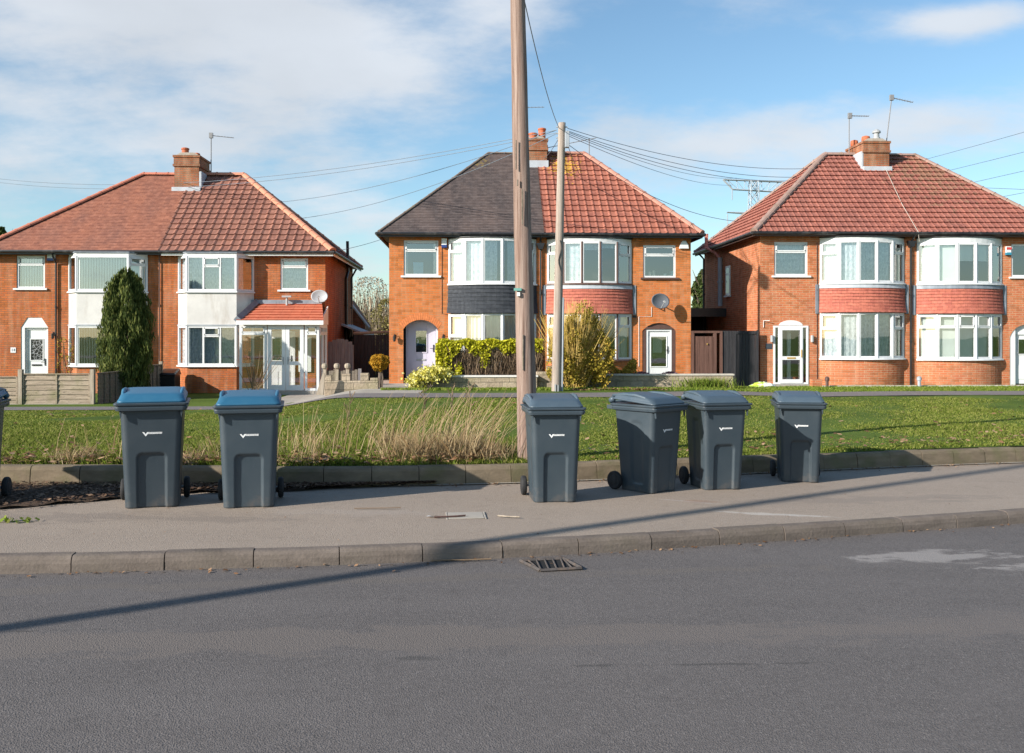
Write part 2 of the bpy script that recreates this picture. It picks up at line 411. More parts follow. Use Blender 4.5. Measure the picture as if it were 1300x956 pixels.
def stonef(b, out):
    uv = uvc(b)
    br = b.n('ShaderNodeTexBrick', _offset=.5, Vector=uv, Color1=(.34, .27, .2), Color2=(.44, .36, .27), Mortar=(.2, .17, .13), Scale=1.0)
    for k, v in (('Mortar Size', .008), ('Mortar Smooth', .3), ('Brick Width', .42), ('Row Height', .2)): br.inputs[k].default_value = v
    n = b.noise(objc(b), 3.0, 7, .65)
    c = b.mix(b.ramp(n, [(.4, 0), (.7, .7)]), br.outputs[0], (.2, .17, .12))
    c = b.mix(b.ramp(b.noise(objc(b), 1.2, 4), [(.5, 0), (.7, .3)]), c, (.2, .2, .08))
    pbsdf(b, out, c, .9, .2, bump=b.math('SUBTRACT', b.noise(uv, 16, 6), br.outputs['Fac']), bs=.8, bd=.03)
stone = mat('garden_stone', stonef)
coping = plain('coping_stone', (.5, .46, .4), .85, .2, .12, 4, bump=.3, dirt=((.25, .22, .17), .5))
concrete = plain('concrete', (.36, .33, .29), .9, .2, .12, 2, bump=.3, dirt=((.24, .2, .15), .5))

def dist_to(b, o, x, y, rx, ry, rot=0.0):
    v = b.mapv(b.mapv(o, loc=(-x, -y, 0)), (1, 1, 0), rot=(0, 0, -rot))
    v = b.mapv(v, (1 / rx, 1 / ry, 0))
    return b.n('ShaderNodeVectorMath', _operation='LENGTH', i0=v).outputs['Value']
def asphalt(name, c, agg, light, stains, rough=.85, patch=.25, streak=None):
    def fn(b, out):
        o = objc(b)
        vor = b.n('ShaderNodeTexVoronoi', Vector=o, Scale=120.0)
        sp = b.n('ShaderNodeSeparateColor', Color=vor.outputs['Color'])
        col = b.mix(b.ramp(sp.outputs[0], [(.0, 0), (1, 1)]), tuple(x * (1 - agg) for x in c), tuple(x * (1 + agg) for x in c))
        col = b.mix(b.ramp(sp.outputs[1], [(.93, 0), (.98, .55)]), col, light)
        n = b.noise(b.mapv(o, (.35, 1.2, 1)), 1.3, 7, .62)
        col = b.mix(b.ramp(n, [(.4, 0), (.7, patch)]), col, tuple(x * 1.5 + .01 for x in c))
        n = b.noise(o, 5.0, 6, .7)
        col = b.mix(b.ramp(n, [(.56, 0), (.74, .4)]), col, tuple(x * .55 for x in c))
        for (x, y, rx, ry, rot, sc, amt, th) in stains:
            dd = dist_to(b, o, x, y, rx, ry, rot)
            nn = b.noise(b.mapv(o, (1, 2.2, 1)), 2.6, 7, .68)
            f = b.ramp(b.math('SUBTRACT', nn, b.math('MULTIPLY', b.math('SUBTRACT', dd, .5), .45)), [(th, 0), (th + .1, amt)])
            col = b.mix(f, col, sc)
        h = b.math('ADD', vor.outputs['Distance'], b.math('MULTIPLY', b.noise(o, 30, 4), .6))
        pbsdf(b, out, col, rough, .35, bump=h, bs=.55, bd=.006)
    return mat(name, fn)
g1 = ground(1180, 700); g2 = ground(1270, 712); g3 = ground(990, 650, .1); g4 = ground(880, 635, .1)
k1 = ground(60, 745); k2 = ground(620, 735)
asph = asphalt('road_asphalt', (.115, .102, .097), .24, (.22, .2, .19),
    [(g1.x, g1.y, 1.3, .34, .1, (.30, .275, .26), .75, .47), (g2.x + .5, g2.y, 1.4, .3, .1, (.30, .275, .26), .75, .48),
     (-1.0, 5.3, 7.0, .34, .05, (.15, .128, .115), .75, .42), (3.5, 5.6, 5.0, .4, .12, (.145, .125, .115), .7, .45), (-.3, 5.0, .35, .08, 0, (.05, .047, .045), .5, .55), (1.2, 4.9, 1.5, .05, .03, (.04, .038, .036), .5, .55), (-2.2, 5.5, 1.2, .05, .1, (.045, .04, .036), .6, .55), (-1.5, 6.5, 9, .22, .12, (.14, .12, .105), .5, .5)])
pave = asphalt('pavement_asphalt', (.285, .23, .185), .14, (.36, .33, .3),
    [(g3.x, g3.y, .8, .11, -.25, (.46, .42, .38), .7, .49), (g4.x, g4.y, .8, .06, -.45, (.42, .4, .38), .6, .53),
     (g4.x + .1, g4.y + .02, .7, .2, -.2, (.25, .13, .08), .4, .58), (-3.5, 8.2, 4, .5, .03, (.2, .165, .14), .5, .5), (1.5, 7.5, 2.5, .2, .08, (.19, .15, .125), .5, .5), (-1.2, 8.5, 1.6, .35, .0, (.33, .28, .24), .5, .5), (4, 9.3, 3, .4, .15, (.21, .175, .15), .5, .5)], patch=.18)
pathm = asphalt('path_asphalt', (.17, .15, .145), .2, (.3, .28, .26), [])
def kerbm_f(c, green=.0):
    def fn(b, out):
        o = objc(b); r = b.n('ShaderNodeNewGeometry').outputs['Random Per Island']
        n = b.noise(b.mapv(o, (1, 1, 3)), 4, 7, .65)
        col = b.mix(b.ramp(n, [(.3, 0), (.7, 1)]), tuple(x * .72 for x in c), tuple(x * 1.2 for x in c))
        col = b.mix(.5, col, b.ramp(r, [(0, .75), (1, 1.2)]), 'MULTIPLY')
        n2 = b.noise(o, 2.0, 6, .7)
        col = b.mix(b.ramp(n2, [(.5, 0), (.72, .55)]), col, (.11, .095, .07))
        if green: col = b.mix(b.ramp(b.noise(o, 3.3, 5), [(.5, 0), (.66, green)]), col, (.10, .105, .045))
        pbsdf(b, out, col, .9, .2, bump=b.noise(o, 45, 4), bs=.5, bd=.008)
    return fn
kerbm = mat('kerb_concrete', kerbm_f((.165, .135, .115)))
kerbg = mat('kerb_weathered', kerbm_f((.19, .15, .105), .5))
def groundf(b, out):
    o = objc(b)
    n = b.noise(o, .5, 5); n2 = b.noise(o, 9, 6, .7)
    c = b.mix(b.ramp(n, [(.35, 0), (.65, 1)]), (.055, .095, .014), (.10, .15, .025))
    c = b.mix(b.ramp(n2, [(.5, 0), (.7, .5)]), c, (.12, .12, .04))
    pbsdf(b, out, c, .95, .1, bump=n2, bs=.6, bd=.03)
lawnm = mat('lawn_ground', groundf)
soilm = plain('soil', (.085, .06, .045), .95, .1, .4, 14, bump=.8, dirt=((.12, .08, .055), .6))
# ------------------------------------------------------------------ terrain
def T(X): return -.012 * max(-9, min(9, X))
def sm(a, b, x):
    t = max(0, min(1, (x - a) / (b - a))); return t * t * (3 - 2 * t)
def lawn_z(X, Y):
    near = .30 + T(X) * .6
    far = -.27 + .39 * sm(-5.4, -3.0, X) - .10 * sm(6.5, 9.3, X)
    return near + (far - near) * sm(10.0, 29.5, Y) * 1.0
def gp(px, py, zf):
    z = 0.0
    for _ in range(12):
        p = ground(px, py, z); z = zf(p.x, p.y)
    return ground(px, py, z)
zroad = lambda X, Y: T(X)
zpave = lambda X, Y: .11 + T(X)
def curve(pts, zf, ext=25):
    P = [gp(x, y, zf) for x, y in pts]
    P = [Vector((p.x, p.y)) for p in P]
    a = (P[0] - P[1]).normalized(); c = (P[-1] - P[-2]).normalized()
    P = [P[0] + a * ext] + P + [P[-1] + c * ext]
    xs = [p.x for p in P]; ys = [p.y for p in P]
    gx = np.linspace(xs[0], xs[-1], 500); gy = np.interp(gx, xs, ys)
    k = np.hanning(41); k /= k.sum(); pad = np.pad(gy, 20, mode='reflect', reflect_type='odd')
    gy = np.convolve(pad, k, 'valid')
    return lambda X: float(np.interp(X, gx, gy))
road_edge = curve([(-300, 733), (0, 731), (230, 724), (440, 717), (640, 711), (730, 705), (900, 693), (1065, 682), (1300, 664), (1500, 650)], zroad)
ret_edge = curve([(-300, 617), (0, 616), (300, 618), (460, 619), (640, 615), (865, 605), (1060, 597), (1255, 588), (1300, 587), (1500, 583)], zpave)
soil_w = lambda X: 1.05 * (1 - sm(-4.6, -2.6, X)) + .38 * (1 - sm(-2.6, -.6, X)) + .04
KW = .125

def sheet(name, f0, f1, zf, m, x0=-40, x1=40, nx=321, ny=6, kind='structure', dz=0.0):
    g = MB(); xs = np.linspace(x0, x1, nx)
    for j in range(ny):
        t = j / (ny - 1)
        for x in xs:
            y = f0(x) * (1 - t) + f1(x) * t; g.v.append((x, y, zf(x, y) + dz))
    for j in range(ny - 1):
        for i in range(nx - 1):
            a = j * nx + i; g.f.append((a, a + 1, a + nx + 1, a + nx)); g.m.append(0)
    o = g.build(name, m, smooth=True); o['kind'] = kind; return o
sheet('road', lambda x: -9.0, lambda x: road_edge(x) + .02, zroad, asph)
sheet('pavement', lambda x: road_edge(x) + KW - .01, lambda x: ret_edge(x) + .05, zpave, pave)
big = MB(); big.add([(-1500, -600, -.75), (1500, -600, -.75), (1500, 2500, -.75), (-1500, 2500, -.75)], [(0, 1, 2, 3)])
big.build('ground', lawnm)['kind'] = 'structure'
def ylin(a, b):
    return lambda x: a(x) + (b - a(x))
# lawn sheet with non-linear rows
g = MB(); nx = 221; xs = np.linspace(-45, 45, nx); rows = [0, .02, .05, .09, .14, .2, .28, .37, .47, .58, .7, .85, 1, 1.2, 2.5]
for t in rows:
    for x in xs:
        y0 = ret_edge(x) + .12; y = y0 + (31.5 - y0) * t
        bump = .0 if t in (0,) else .02 * math.sin(x * 1.7 + y * .8) * math.sin(y * 1.3 + x * .4) * (1 if t < .6 else 0)
        g.v.append((x, y, lawn_z(x, y) + bump - (.012 if t == 0 else 0)))
for j in range(len(rows) - 1):
    for i in range(nx - 1):
        a = j * nx + i; g.f.append((a, a + 1, a + nx + 1, a + nx)); g.m.append(0)
g.build('lawn', lawnm, smooth=True)['kind'] = 'structure'

def kerb(name, edge, zf, H, w, L, x0, x1, m, prof):
    """kerb stones laid end to end along the edge curve"""
    g = MB(); x = x0
    while x < x1:
        ln = L * random.uniform(.985, 1.015)
        dx = .01; sl = (edge(x + dx) - edge(x)) / dx; c = 1 / math.sqrt(1 + sl * sl)
        xe = x + ln * c
        a = Vector((x + .004, edge(x + .004))); e = Vector((xe - .004, edge(xe - .004))); d = (e - a).normalized(); nn = Vector((-d.y, d.x))
        jz = random.uniform(-.004, .004); jy = random.uniform(-.005, .005)
        poly = prof
        vs = []
        for q in (a, e):
            z = zf(q.x, q.y)
            for (o, h) in poly: r = q + nn * (o + jy); vs.append((r.x, r.y, z + h + jz))
        n = len(poly)
        g.add(vs, [tuple(range(n - 1, -1, -1)), tuple(range(n, 2 * n))] + [(i, (i + 1) % n, n + (i + 1) % n, n + i) for i in range(n)])
        x = xe
    o = g.build(name, m); o['kind'] = 'structure'; return o
kerb('road_kerb', road_edge, zroad, .11, KW, .62, -22, 26, kerbm, [(0, -.1), (0.004, .06), (.012, .09), (.03, .112), (.05, .118), (KW, .118), (KW, -.1)][::1])
kerb('verge_kerb', ret_edge, zpave, .21, .15, .5, -22, 24, kerbg, [(0, -.1), (0, .05), (.012, .155), (.03, .185), (.055, .197), (.15, .197), (.15, -.1)])
sheet('mortar_haunch', lambda x: ret_edge(x) - .05, lambda x: ret_edge(x) + .01, lambda x, y: zpave(x, y) + .012, concrete, -1.0, 24, 160, 3)
so = sheet('soil_strip', lambda x: ret_edge(x) - soil_w(x) + .04 * math.sin(x * 3.1) * math.sin(x * 7.7), lambda x: ret_edge(x) + .02, lambda x, y: zpave(x, y) + .018 + .012 * math.sin(x * 9 + y * 14), soilm, -20, -.7, 300, 5)
path_y = lambda x: 24.1 + 2.2 * sm(2, 13, x)
sheet('footpath', lambda x: path_y(x) - 1.0, lambda x: path_y(x) + 1.1, lawn_z, pathm, -30, 34, 260, 6, dz=.018)
sheet('driveway', lambda x: path_y(x) + 1.05, lambda x: 33.5, lawn_z, concrete, -6.0, -1.4, 40, 12, dz=.014)

# ------------------------------------------------------------------ house builder
RUN = 4.05; OV = .3; WD = 7.5
def arc_plan(x0, x1, p, n):
    w = (x1 - x0) / 2; R = (w * w + p * p) / (2 * p); cx = (x0 + x1) / 2; cy = R - p; a = math.asin(w / R)
    return [(cx + R * math.sin(-a + 2 * a * i / n), cy - R * math.cos(-a + 2 * a * i / n)) for i in range(n + 1)]
def cant_plan(x0, x1, p, c): return [(x0, 0), (x0 + c, -p), (x1 - c, -p), (x1, 0)]

def slope(name, parent, m, poly, tile_w, course, amp, th=.03, wave='pan', clipx=None):
    """tiled roof slope: poly = 3-D corners, first edge is the eave; real courses and rolls"""
    P = [Vector(p) for p in poly]; U = (P[1] - P[0]).normalized(); N = (P[1] - P[0]).cross(P[-1] - P[0]).normalized(); V = N.cross(U)
    us = [(p - P[0]).dot(U) for p in P]; vs = [(p - P[0]).dot(V) for p in P]
    u0, u1, v1 = min(us), max(us), max(vs)
    if amp > 0: nu = int((u1 - u0) / tile_w * 8) + 1
    else: nu = 2
    uu = np.linspace(u0, u1, nu); rowsv = []; k = 0
    while k * course < v1 + course:
        rowsv += [(k * course, -.004), (k * course - min(.028, course * .12), th), ((k + 1) * course - .001, 0.0)]; k += 1
    verts = []
    for v, h in rowsv:
        for u in uu:
            ph = (u / tile_w) % 1.0
            if wave == 'pan': w = amp * (math.sin(2 * math.pi * ph) * .6 + .4 * math.sin(4 * math.pi * ph + .6)) if amp else 0
            else: w = amp * (max(0, math.cos(2 * math.pi * ph)) ** 2 * 1.6 - .4) if amp else 0
            verts.append(P[0] + U * float(u) + V * v + N * (h + w + .01))
    nr = len(rowsv); fs = [(j * nu + i, j * nu + i + 1, (j + 1) * nu + i + 1, (j + 1) * nu + i) for j in range(nr - 1) for i in range(nu - 1)]
    me = bpy.data.meshes.new(name); me.from_pydata([tuple(v) for v in verts], [], fs)
    bm = bmesh.new(); bm.from_mesh(me)
    n = len(P)
    for i in range(1, n):
        a, c = P[i], P[(i + 1) % n]; d = (c - a).normalized(); out = d.cross(N)
        bmesh.ops.bisect_plane(bm, geom=bm.verts[:] + bm.edges[:] + bm.faces[:], plane_co=a, plane_no=out, clear_outer=True, dist=1e-5)
    # solid underside so the slope is not a bare sheet
    bvs = [bm.verts.new(p - N * .06) for p in P]; bm.faces.new(bvs[::-1])
    bm.to_mesh(me); bm.free(); me.materials.append(m); fixuv(me, (U, V)); me.update()
    o = bpy.data.objects.new(name, me); C.objects.link(o); o.parent = parent; return o

def ridge_run(name, parent, m, a, b, r=.11, L=.45):
    g = MB(); a = Vector(a); b = Vector(b); d = b - a; ln = d.length; d.normalize(); n = max(1, int(ln / L)); st = ln / n
    side = d.cross(Vector((0, 0, 1))).normalized(); up = side.cross(d).normalized()
    for i in range(n):
        for s0, s1, rr in ((i * st, i * st + .05, r * 1.12), (i * st + .05, (i + 1) * st - .008, r)):
            vs = []
            for t in (s0, s1):
                for k in range(7):
                    an = math.pi * k / 6; vs.append(a + d * t + side * math.cos(an) * rr + up * (math.sin(an) * rr * .9 - .01))
            g.add(vs, [(k, k + 1, k + 8, k + 7) for k in range(6)] + [tuple(range(6, -1, -1)), tuple(range(7, 14))])
    return g.build(name, m, parent)

def wall_with_holes(g, x0, x1, z0, z1, holes, deep=.9, rev=.11, arches=()):
    xs = sorted(set([x0, x1] + [h[0] for h in holes] + [h[1] for h in holes])); zs = sorted(set([z0, z1] + [h[2] for h in holes] + [h[3] for h in holes]))
    for i in range(len(xs) - 1):
        for j in range(len(zs) - 1):
            cx, cz = (xs[i] + xs[i + 1]) / 2, (zs[j] + zs[j + 1]) / 2
            if any(h[0] < cx < h[1] and h[2] < cz < h[3] for h in holes): continue
            g.add([(xs[i], 0, zs[j]), (xs[i + 1], 0, zs[j]), (xs[i + 1], 0, zs[j + 1]), (xs[i], 0, zs[j + 1])], [(0, 1, 2, 3)])
    for h in holes:
        a, b, c, d = h[:4]; D = h[4] if len(h) > 4 else deep
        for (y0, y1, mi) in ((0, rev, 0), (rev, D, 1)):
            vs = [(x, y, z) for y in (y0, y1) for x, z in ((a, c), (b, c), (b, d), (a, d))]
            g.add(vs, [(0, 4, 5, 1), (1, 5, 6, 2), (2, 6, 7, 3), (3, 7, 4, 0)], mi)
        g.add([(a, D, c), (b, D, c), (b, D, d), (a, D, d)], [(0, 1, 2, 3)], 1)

class Win:
    """gathers the bars, panes and curtains of one window (possibly over several facets)"""
    def __init__(s): s.f, s.g, s.c, s.sill = MB(), MB(), MB(), MB()
    def facet(s, p0, p1, z0, z1, lights, fw=.06, tr=None, curtain=None, d=.05, cgap=.10, ctop=None):
        p0, p1 = Vector(p0), Vector(p1); L = (p1 - p0).length; Tt = (p1 - p0) / L; N = Vector((Tt.y, -Tt.x))
        O = (p0.x, p0.y, 0); B = lambda a, b, c, e, d0=-.04, d1=.03: s.f.bar(O, Tt, N, a, b, c, e, d0, d1)
        B(0, L, z0, z0 + fw); B(0, L, z1 - fw, z1); B(0, fw, z0 + fw, z1 - fw); B(L - fw, L, z0 + fw, z1 - fw)
        edges = [0] + [x * L for x in lights] + [L]
        for e in edges[1:-1]: B(e - fw * .5, e + fw * .5, z0 + fw, z1 - fw)
        for i in range(len(edges) - 1):
            a = edges[i] + (fw if i == 0 else fw * .5); b_ = edges[i + 1] - (fw if i == len(edges) - 2 else fw * .5)
            t = tr[i] if isinstance(tr, (list, tuple)) else tr
            if t:   # opening light: a second, prouder sash frame above the transom
                zt = z0 + (z1 - z0) * t
                B(a, b_, zt - fw * .45, zt + fw * .45)
                for (q0, q1, r0, r1) in ((a, a + .035, zt, z1 - fw), (b_ - .035, b_, zt, z1 - fw), (a, b_, z1 - fw - .035, z1 - fw), (a, b_, zt + fw * .45, zt + fw * .45 + .035)):
                    s.f.bar(O, Tt, N, q0, q1, r0, r1, .0, .045)
            s.g.bar(O, Tt, N, a, b_, z0 + fw, z1 - fw, -.012, -.010)
            # keep only a single sheet of glass
            s.g.v = s.g.v[:-8]; s.g.f = s.g.f[:-6]; s.g.m = s.g.m[:-6]
            q = [(O[0] + Tt.x * aa - N.x * .01, O[1] + Tt.y * aa - N.y * .01, zz) for aa, zz in ((a, z0 + fw), (b_, z0 + fw), (b_, z1 - fw), (a, z1 - fw))]
            s.g.add(q, [(0, 1, 2, 3)])
        cc = curtain[:] if isinstance(curtain, list) else ([curtain] if curtain else [])
        for c in cc:
            kind, a, b_ = (c, 0, 1) if isinstance(c, str) else c[:3]
            zb = z0 + .03; zt2 = z1 - .03
            if kind == 'roller': zb = z0 + (z1 - z0) * c[3] if not isinstance(c, str) and len(c) > 3 else zb
            s.cloth(O, Tt, N, a * L + .01, b_ * L - .01, zb, zt2, kind, cgap)
        return s
    def cloth(s, O, Tt, N, a, b, z0, z1, kind, gap):
        if kind in ('net', 'drape'):
            st = .022 if kind == 'net' else .018; n = max(4, int((b - a) / st)); ph = random.random() * 6; vs = []
            for zz, am in ((z0, 1.0), ((z0 + z1) / 2, .85), (z1, .7)):
                for i in range(n + 1):
                    x = a + (b - a) * i / n; w = (.014 if kind == 'net' else .028) * am * math.sin(x * (46 if kind == 'net' else 52) + ph + math.sin(x * 7) * 1.2)
                    vs.append((O[0] + Tt.x * x - N.x * (gap + w), O[1] + Tt.y * x - N.y * (gap + w), zz))
            s.c.add(vs, [(j * (n + 1) + i, j * (n + 1) + i + 1, (j + 1) * (n + 1) + i + 1, (j + 1) * (n + 1) + i) for j in range(2) for i in range(n)])
        elif kind == 'roller':
            s.c.bar(O, Tt, N, a, b, z0, z1, -gap - .01, -gap)
        elif kind in ('vert', 'vertopen'):
            w = .089; n = int((b - a) / w); an = .35 if kind == 'vert' else 1.0; off = gap + .02
            for i in range(n + 1):
                x = a + i * w + .02
                if x > b - .02: break
                hx, hy = w * .5 * math.cos(an), w * .5 * math.sin(an)
                q = []
                for sx, zz in ((-1, z0), (1, z0), (1, z1), (-1, z1)):
                    xx = x + sx * hx; dd = off - sx * hy
                    q.append((O[0] + Tt.x * xx - N.x * dd, O[1] + Tt.y * xx - N.y * dd, zz))
                s.c.add(q, [(0, 1, 2, 3)])
    def build(s, parent, fm, cm=None, sm=None, name='window', label=None, cname='curtain'):
        o = s.f.build(name, fm, parent, label=label); s.g.build('pane', glass, o)
        if s.c.v and cm: s.c.build(cname, cm, o)
        if s.sill.v: s.sill.build('sill', sm or fm, o)
        return o
    def flat(s, x0, x1, z0, z1, y=.06, **k): return s.facet((x0, y), (x1, y), z0, z1, k.pop('lights', []), **k)

def chimney(parent, x0, x1, y0, y1, z0, z1, pots, m=brickd):
    g = MB(); g.box(x0, x1, y0, y1, z0, z1 - .42); g.box(x0 - .05, x1 + .05, y0 - .05, y1 + .05, z1 - .42, z1 - .34)
    g.box(x0 - .02, x1 + .02, y0 - .02, y1 + .02, z1 - .34, z1 - .08); g.box(x0 - .05, x1 + .05, y0 - .05, y1 + .05, z1 - .08, z1)
    o = g.build('chimney', m, parent)
    f = MB(); f.prism([(x0, z1), (x1, z1), (x1 - .2, z1 + .12), (x0 + .2, z1 + .12)], y0 + .1, y1 - .1); f.build('mortar_cap', mortarm, o)
    zf = z0 + .0
    for (px_, py_, r, h, kind) in pots:
        q = MB()
        if kind == 'pot': q.lathe([(r, z1), (r, z1 + .12 + h - .08), (r * 1.15, z1 + .12 + h - .07), (r * 1.15, z1 + .12 + h - .02), (r * .8, z1 + .12 + h), (r * .75, z1 + .12 + h - .1)], (px_, py_, 0), 14); q.build('chimney_pot', terra, o, smooth=False)
        elif kind == 'dome': q.lathe([(r, z1), (r, z1 + .12 + h * .5), (r * .9, z1 + .12 + h * .8), (r * .3, z1 + .12 + h)], (px_, py_, 0), 14); q.build('chimney_pot', terra, o, smooth=True)
        else: q.lathe([(r * 1.3, z1), (r * 1.3, z1 + .2), (r, z1 + .2), (r, z1 + .2 + h * .5), (r * 1.5, z1 + .2 + h * .55), (r * 1.5, z1 + .2 + h * .75), (r * .6, z1 + .2 + h)], (px_, py_, 0), 14); q.build('chimney_cowl', metal, o)
    return o

def bay(hs, x0, x1, proj, kind, z, m_low, m_mid, midname, midlabel, frame, spec_lo, spec_up, zc, sheetm=None, slabs=True, cantw=.35, lowpanel=True, mid='tile'):
    """z = (window1 bottom, window1 top, window2 bottom, window2 top); returns nothing"""
    plan = arc_plan(x0, x1, proj, 5) if kind == 'bow' else cant_plan(x0, x1, proj, cantw)
    fine = arc_plan(x0, x1, proj, 15) if kind == 'bow' else plan
    b = MB().sweep(fine, [(-.05, 0), (z[0] - .06, 0)]).build('bay_base', m_low, hs)
    # panel between the windows
    g = MB()
    if mid == 'tile':
        n = max(5, int(round((z[2] - z[1] - .2) / .105))); zz = z[1] + .02; top = z[2] - (.16 if sheetm else .06); st = (top - zz) / n; prof = []
        for k in range(n):
            fl = .05 * (1 - k / n) ** 3
            prof += [(zz + k * st, .035 + fl), (zz + k * st, .065 + fl), (zz + (k + 1) * st - .003, .04 + fl)]
        g.sweep(fine, prof); pm = g.build(midname, m_mid, hs, label=midlabel)
        if sheetm: MB().sweep(fine, [(top - .03, .075), (z[2] - .05, .05)]).build('lead_apron', sheetm, pm)
    else:
        g.sweep(fine, [(z[1] + .02, .02), (z[2] - .06, .02)]); pm = g.build(midname, m_mid, hs, label=midlabel, bevel=.008)
        MB().sweep(fine, [(z[1] + .0, .05), (z[1] + .05, .06)]).build('lead_strip', leadw, pm)
    # head above the top window
    MB().sweep(fine, [(z[3], .01), (max(zc, z[3] + .03), .02)]).build('bay_head', frame if kind == 'cant' else white, hs)
    zc = max(zc, z[3] + .03)
    MB().sweep(fine, [(zc, .03), (zc + .02, .06), (zc + .05, .06), (zc + .055, -.05)]).build('bay_cap', gutterm if kind == 'bow' else lead, hs)
    if mid == 'tile':
        if sheetm:
            for a_ in (x0 - .16, x1 + .06): MB().box(a_, a_ + .1, -.03, -.002, z[1] - .02, z[2] - .06).build('side_flashing', lead, pm)
    for (za, zb, spec) in ((z[0], z[1], spec_lo), (z[2], z[3], spec_up)):
        w = Win(); nf = len(plan) - 1
        for i in range(nf):
            s = spec['f'][i] if spec['f'][i] else {}
            w.facet(plan[i], plan[i + 1], za, zb, s.get('l', []), fw=spec.get('fw', .06), tr=s.get('t'), curtain=s.get('c'), cgap=.11)
        w.sill.sweep(fine, [(za - .06, .0), (za - .06, .09), (za - .015, .08), (za, .0)])
        w.build(hs, spec.get('fm', frame), spec.get('cm'), spec.get('sm', white), name='bay_window', cname=spec.get('cn', 'curtain'))
        # corner posts
        for i in range(1, nf): MB().lathe([(.04, za), (.04, zb)], (plan[i][0], plan[i][1] - .01, 0), 8).build('corner_post', spec.get('pm', frame), hs)

def house_shell(hs, xl, xr, party, brick, ze, zr, rx0, rx1, holes, zb=-.6, sides=True, gutter=gutterm, fascia=black, zw=None):
    zw = zw or ze - .02
    g = MB(); wall_with_holes(g, xl, xr, zb, zw, holes)
    for x, fl in ((xl, 1), (xr, 0)):
        q = [(x, 0, zb), (x, WD, zb), (x, WD, zw), (x, 0, zw)]; g.add(q, [(3, 2, 1, 0) if fl else (0, 1, 2, 3)])
    g.add([(xl, WD, zb), (xr, WD, zb), (xr, WD, zw), (xl, WD, zw)], [(3, 2, 1, 0)])
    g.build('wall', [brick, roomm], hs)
    # soffit, fascia, gutter
    sf = MB(); ex0, ex1 = xl - OV, xr + OV
    sf.box(ex0 + .02, ex1 - .02, -OV + .02, WD + OV - .02, ze - .05, ze - .02); sf.build('soffit', fascia, hs)
    fa = MB(); fa.box(ex0, ex1, -OV - .02, -OV, ze - .13, ze + .02); fa.box(ex0 - .02, ex0, -OV, WD + OV, ze - .13, ze + .02); fa.box(ex1, ex1 + .02, -OV, WD + OV, ze - .13, ze + .02)
    fa.build('fascia', fascia, hs)
    gu = MB()
    gu.tube([(ex0 - .06, -OV - .075, ze - .03), (ex1 + .06, -OV - .075, ze - .03)], .052, 8)
    gu.tube([(ex0 - .075, -OV - .06, ze - .03), (ex0 - .075, WD + OV, ze - .03)], .052, 8); gu.tube([(ex1 + .075, -OV - .06, ze - .03), (ex1 + .075, WD + OV, ze - .03)], .052, 8)
    gu.build('gutter', gutter, hs)

def roof_half(hs, side, xe, party, ze, zr, rxe, m, tw, ct, amp, th, wave, ridgem, pm, rr=.11, label=None):
    """side -1 left, +1 right"""
    yb = WD + OV; yf = -OV - .03; ym = -OV + RUN
    if side < 0:
        front = [(xe, yf, ze), (party, yf, ze), (pm, ym, zr), (rxe, ym, zr)]
        hip = [(xe, yb, ze), (xe, yf, ze), (rxe, ym, zr)]; back = [(party, yb, ze), (xe, yb, ze), (rxe, ym, zr), (pm, ym, zr)]
    else:
        front = [(party, yf, ze), (xe, yf, ze), (rxe, ym, zr), (pm, ym, zr)]
        hip = [(xe, yf, ze), (xe, yb, ze), (rxe, ym, zr)]; back = [(xe, yb, ze), (party, yb, ze), (pm, ym, zr), (rxe, ym, zr)]
    r = slope('roof', hs, m, front, tw, ct, amp, th, wave)
    if label: r['label'] = label
    slope('hip_slope', r, m, hip, tw, ct, amp, th, wave)
    bk = MB(); bk.add(back, [(0, 1, 2, 3)]); bk.build('rear_slope', m, r)
    ridge_run('hip_tiles', r, ridgem, (xe, yf, ze + .03), (rxe, ym, zr + .03), rr)
    ridge_run('hip_tiles', r, ridgem, (xe, yb, ze + .03), (rxe, ym, zr + .03), rr)
    ridge_run('ridge_tiles', r, ridgem, (rxe, ym, zr + .03), (pm, ym, zr + .03), rr)
    return r

def downpipe(hs, pts, m=black, r=.034, name='downpipe'):
    g = MB().tube(pts, r, 8)
    p = [Vector(q) for q in pts]
    for i in range(len(p) - 1):
        L = (p[i + 1] - p[i]).length; n = int(L / 1.6)
        for k in range(1, n + 1):
            c = p[i].lerp(p[i + 1], k / (n + 1)); d = (p[i + 1] - p[i]).normalized() * .03; g.tube([c - d, c + d], r * 1.35, 8)
    return g.build(name, m, hs)
def alarm(hs, x, z, w=.2, h=.3, bm=white, low=(.02, .05, .2), tri=False):
    g = MB()
    if tri: g.prism([(x - w, z - h / 2), (x + w, z - h / 2), (x + w * .85, z), (x + w * .35, z + h / 2), (x - w * .35, z + h / 2), (x - w * .85, z)], -.09, -.001)
    else: g.box(x - w / 2, x + w / 2, -.09, -.001, z - h / 2, z + h / 2)
    o = g.build('alarm_box', bm, hs, bevel=.015)
    if not tri: MB().box(x - w / 2 - .004, x + w / 2 + .004, -.096, -.001, z - h / 2 - .03, z - h / 2 + .06).build('alarm_panel', plain('alarm_blue', low, .4), o, bevel=.008)
    return o
def walllamp(hs, x, z, m=black, y=0):
    g = MB(); g.box(x - .03, x + .03, y - .02, y, z - .06, z + .06); g.tube([(x, y - .02, z + .03), (x, y - .1, z + .07), (x, y - .12, z)], .012, 6)
    g.lathe([(.02, z + .02), (.05, z), (.045, z - .14), (.02, z - .17)], (x, y - .12, 0), 8); return g.build('wall_lamp', m, hs)
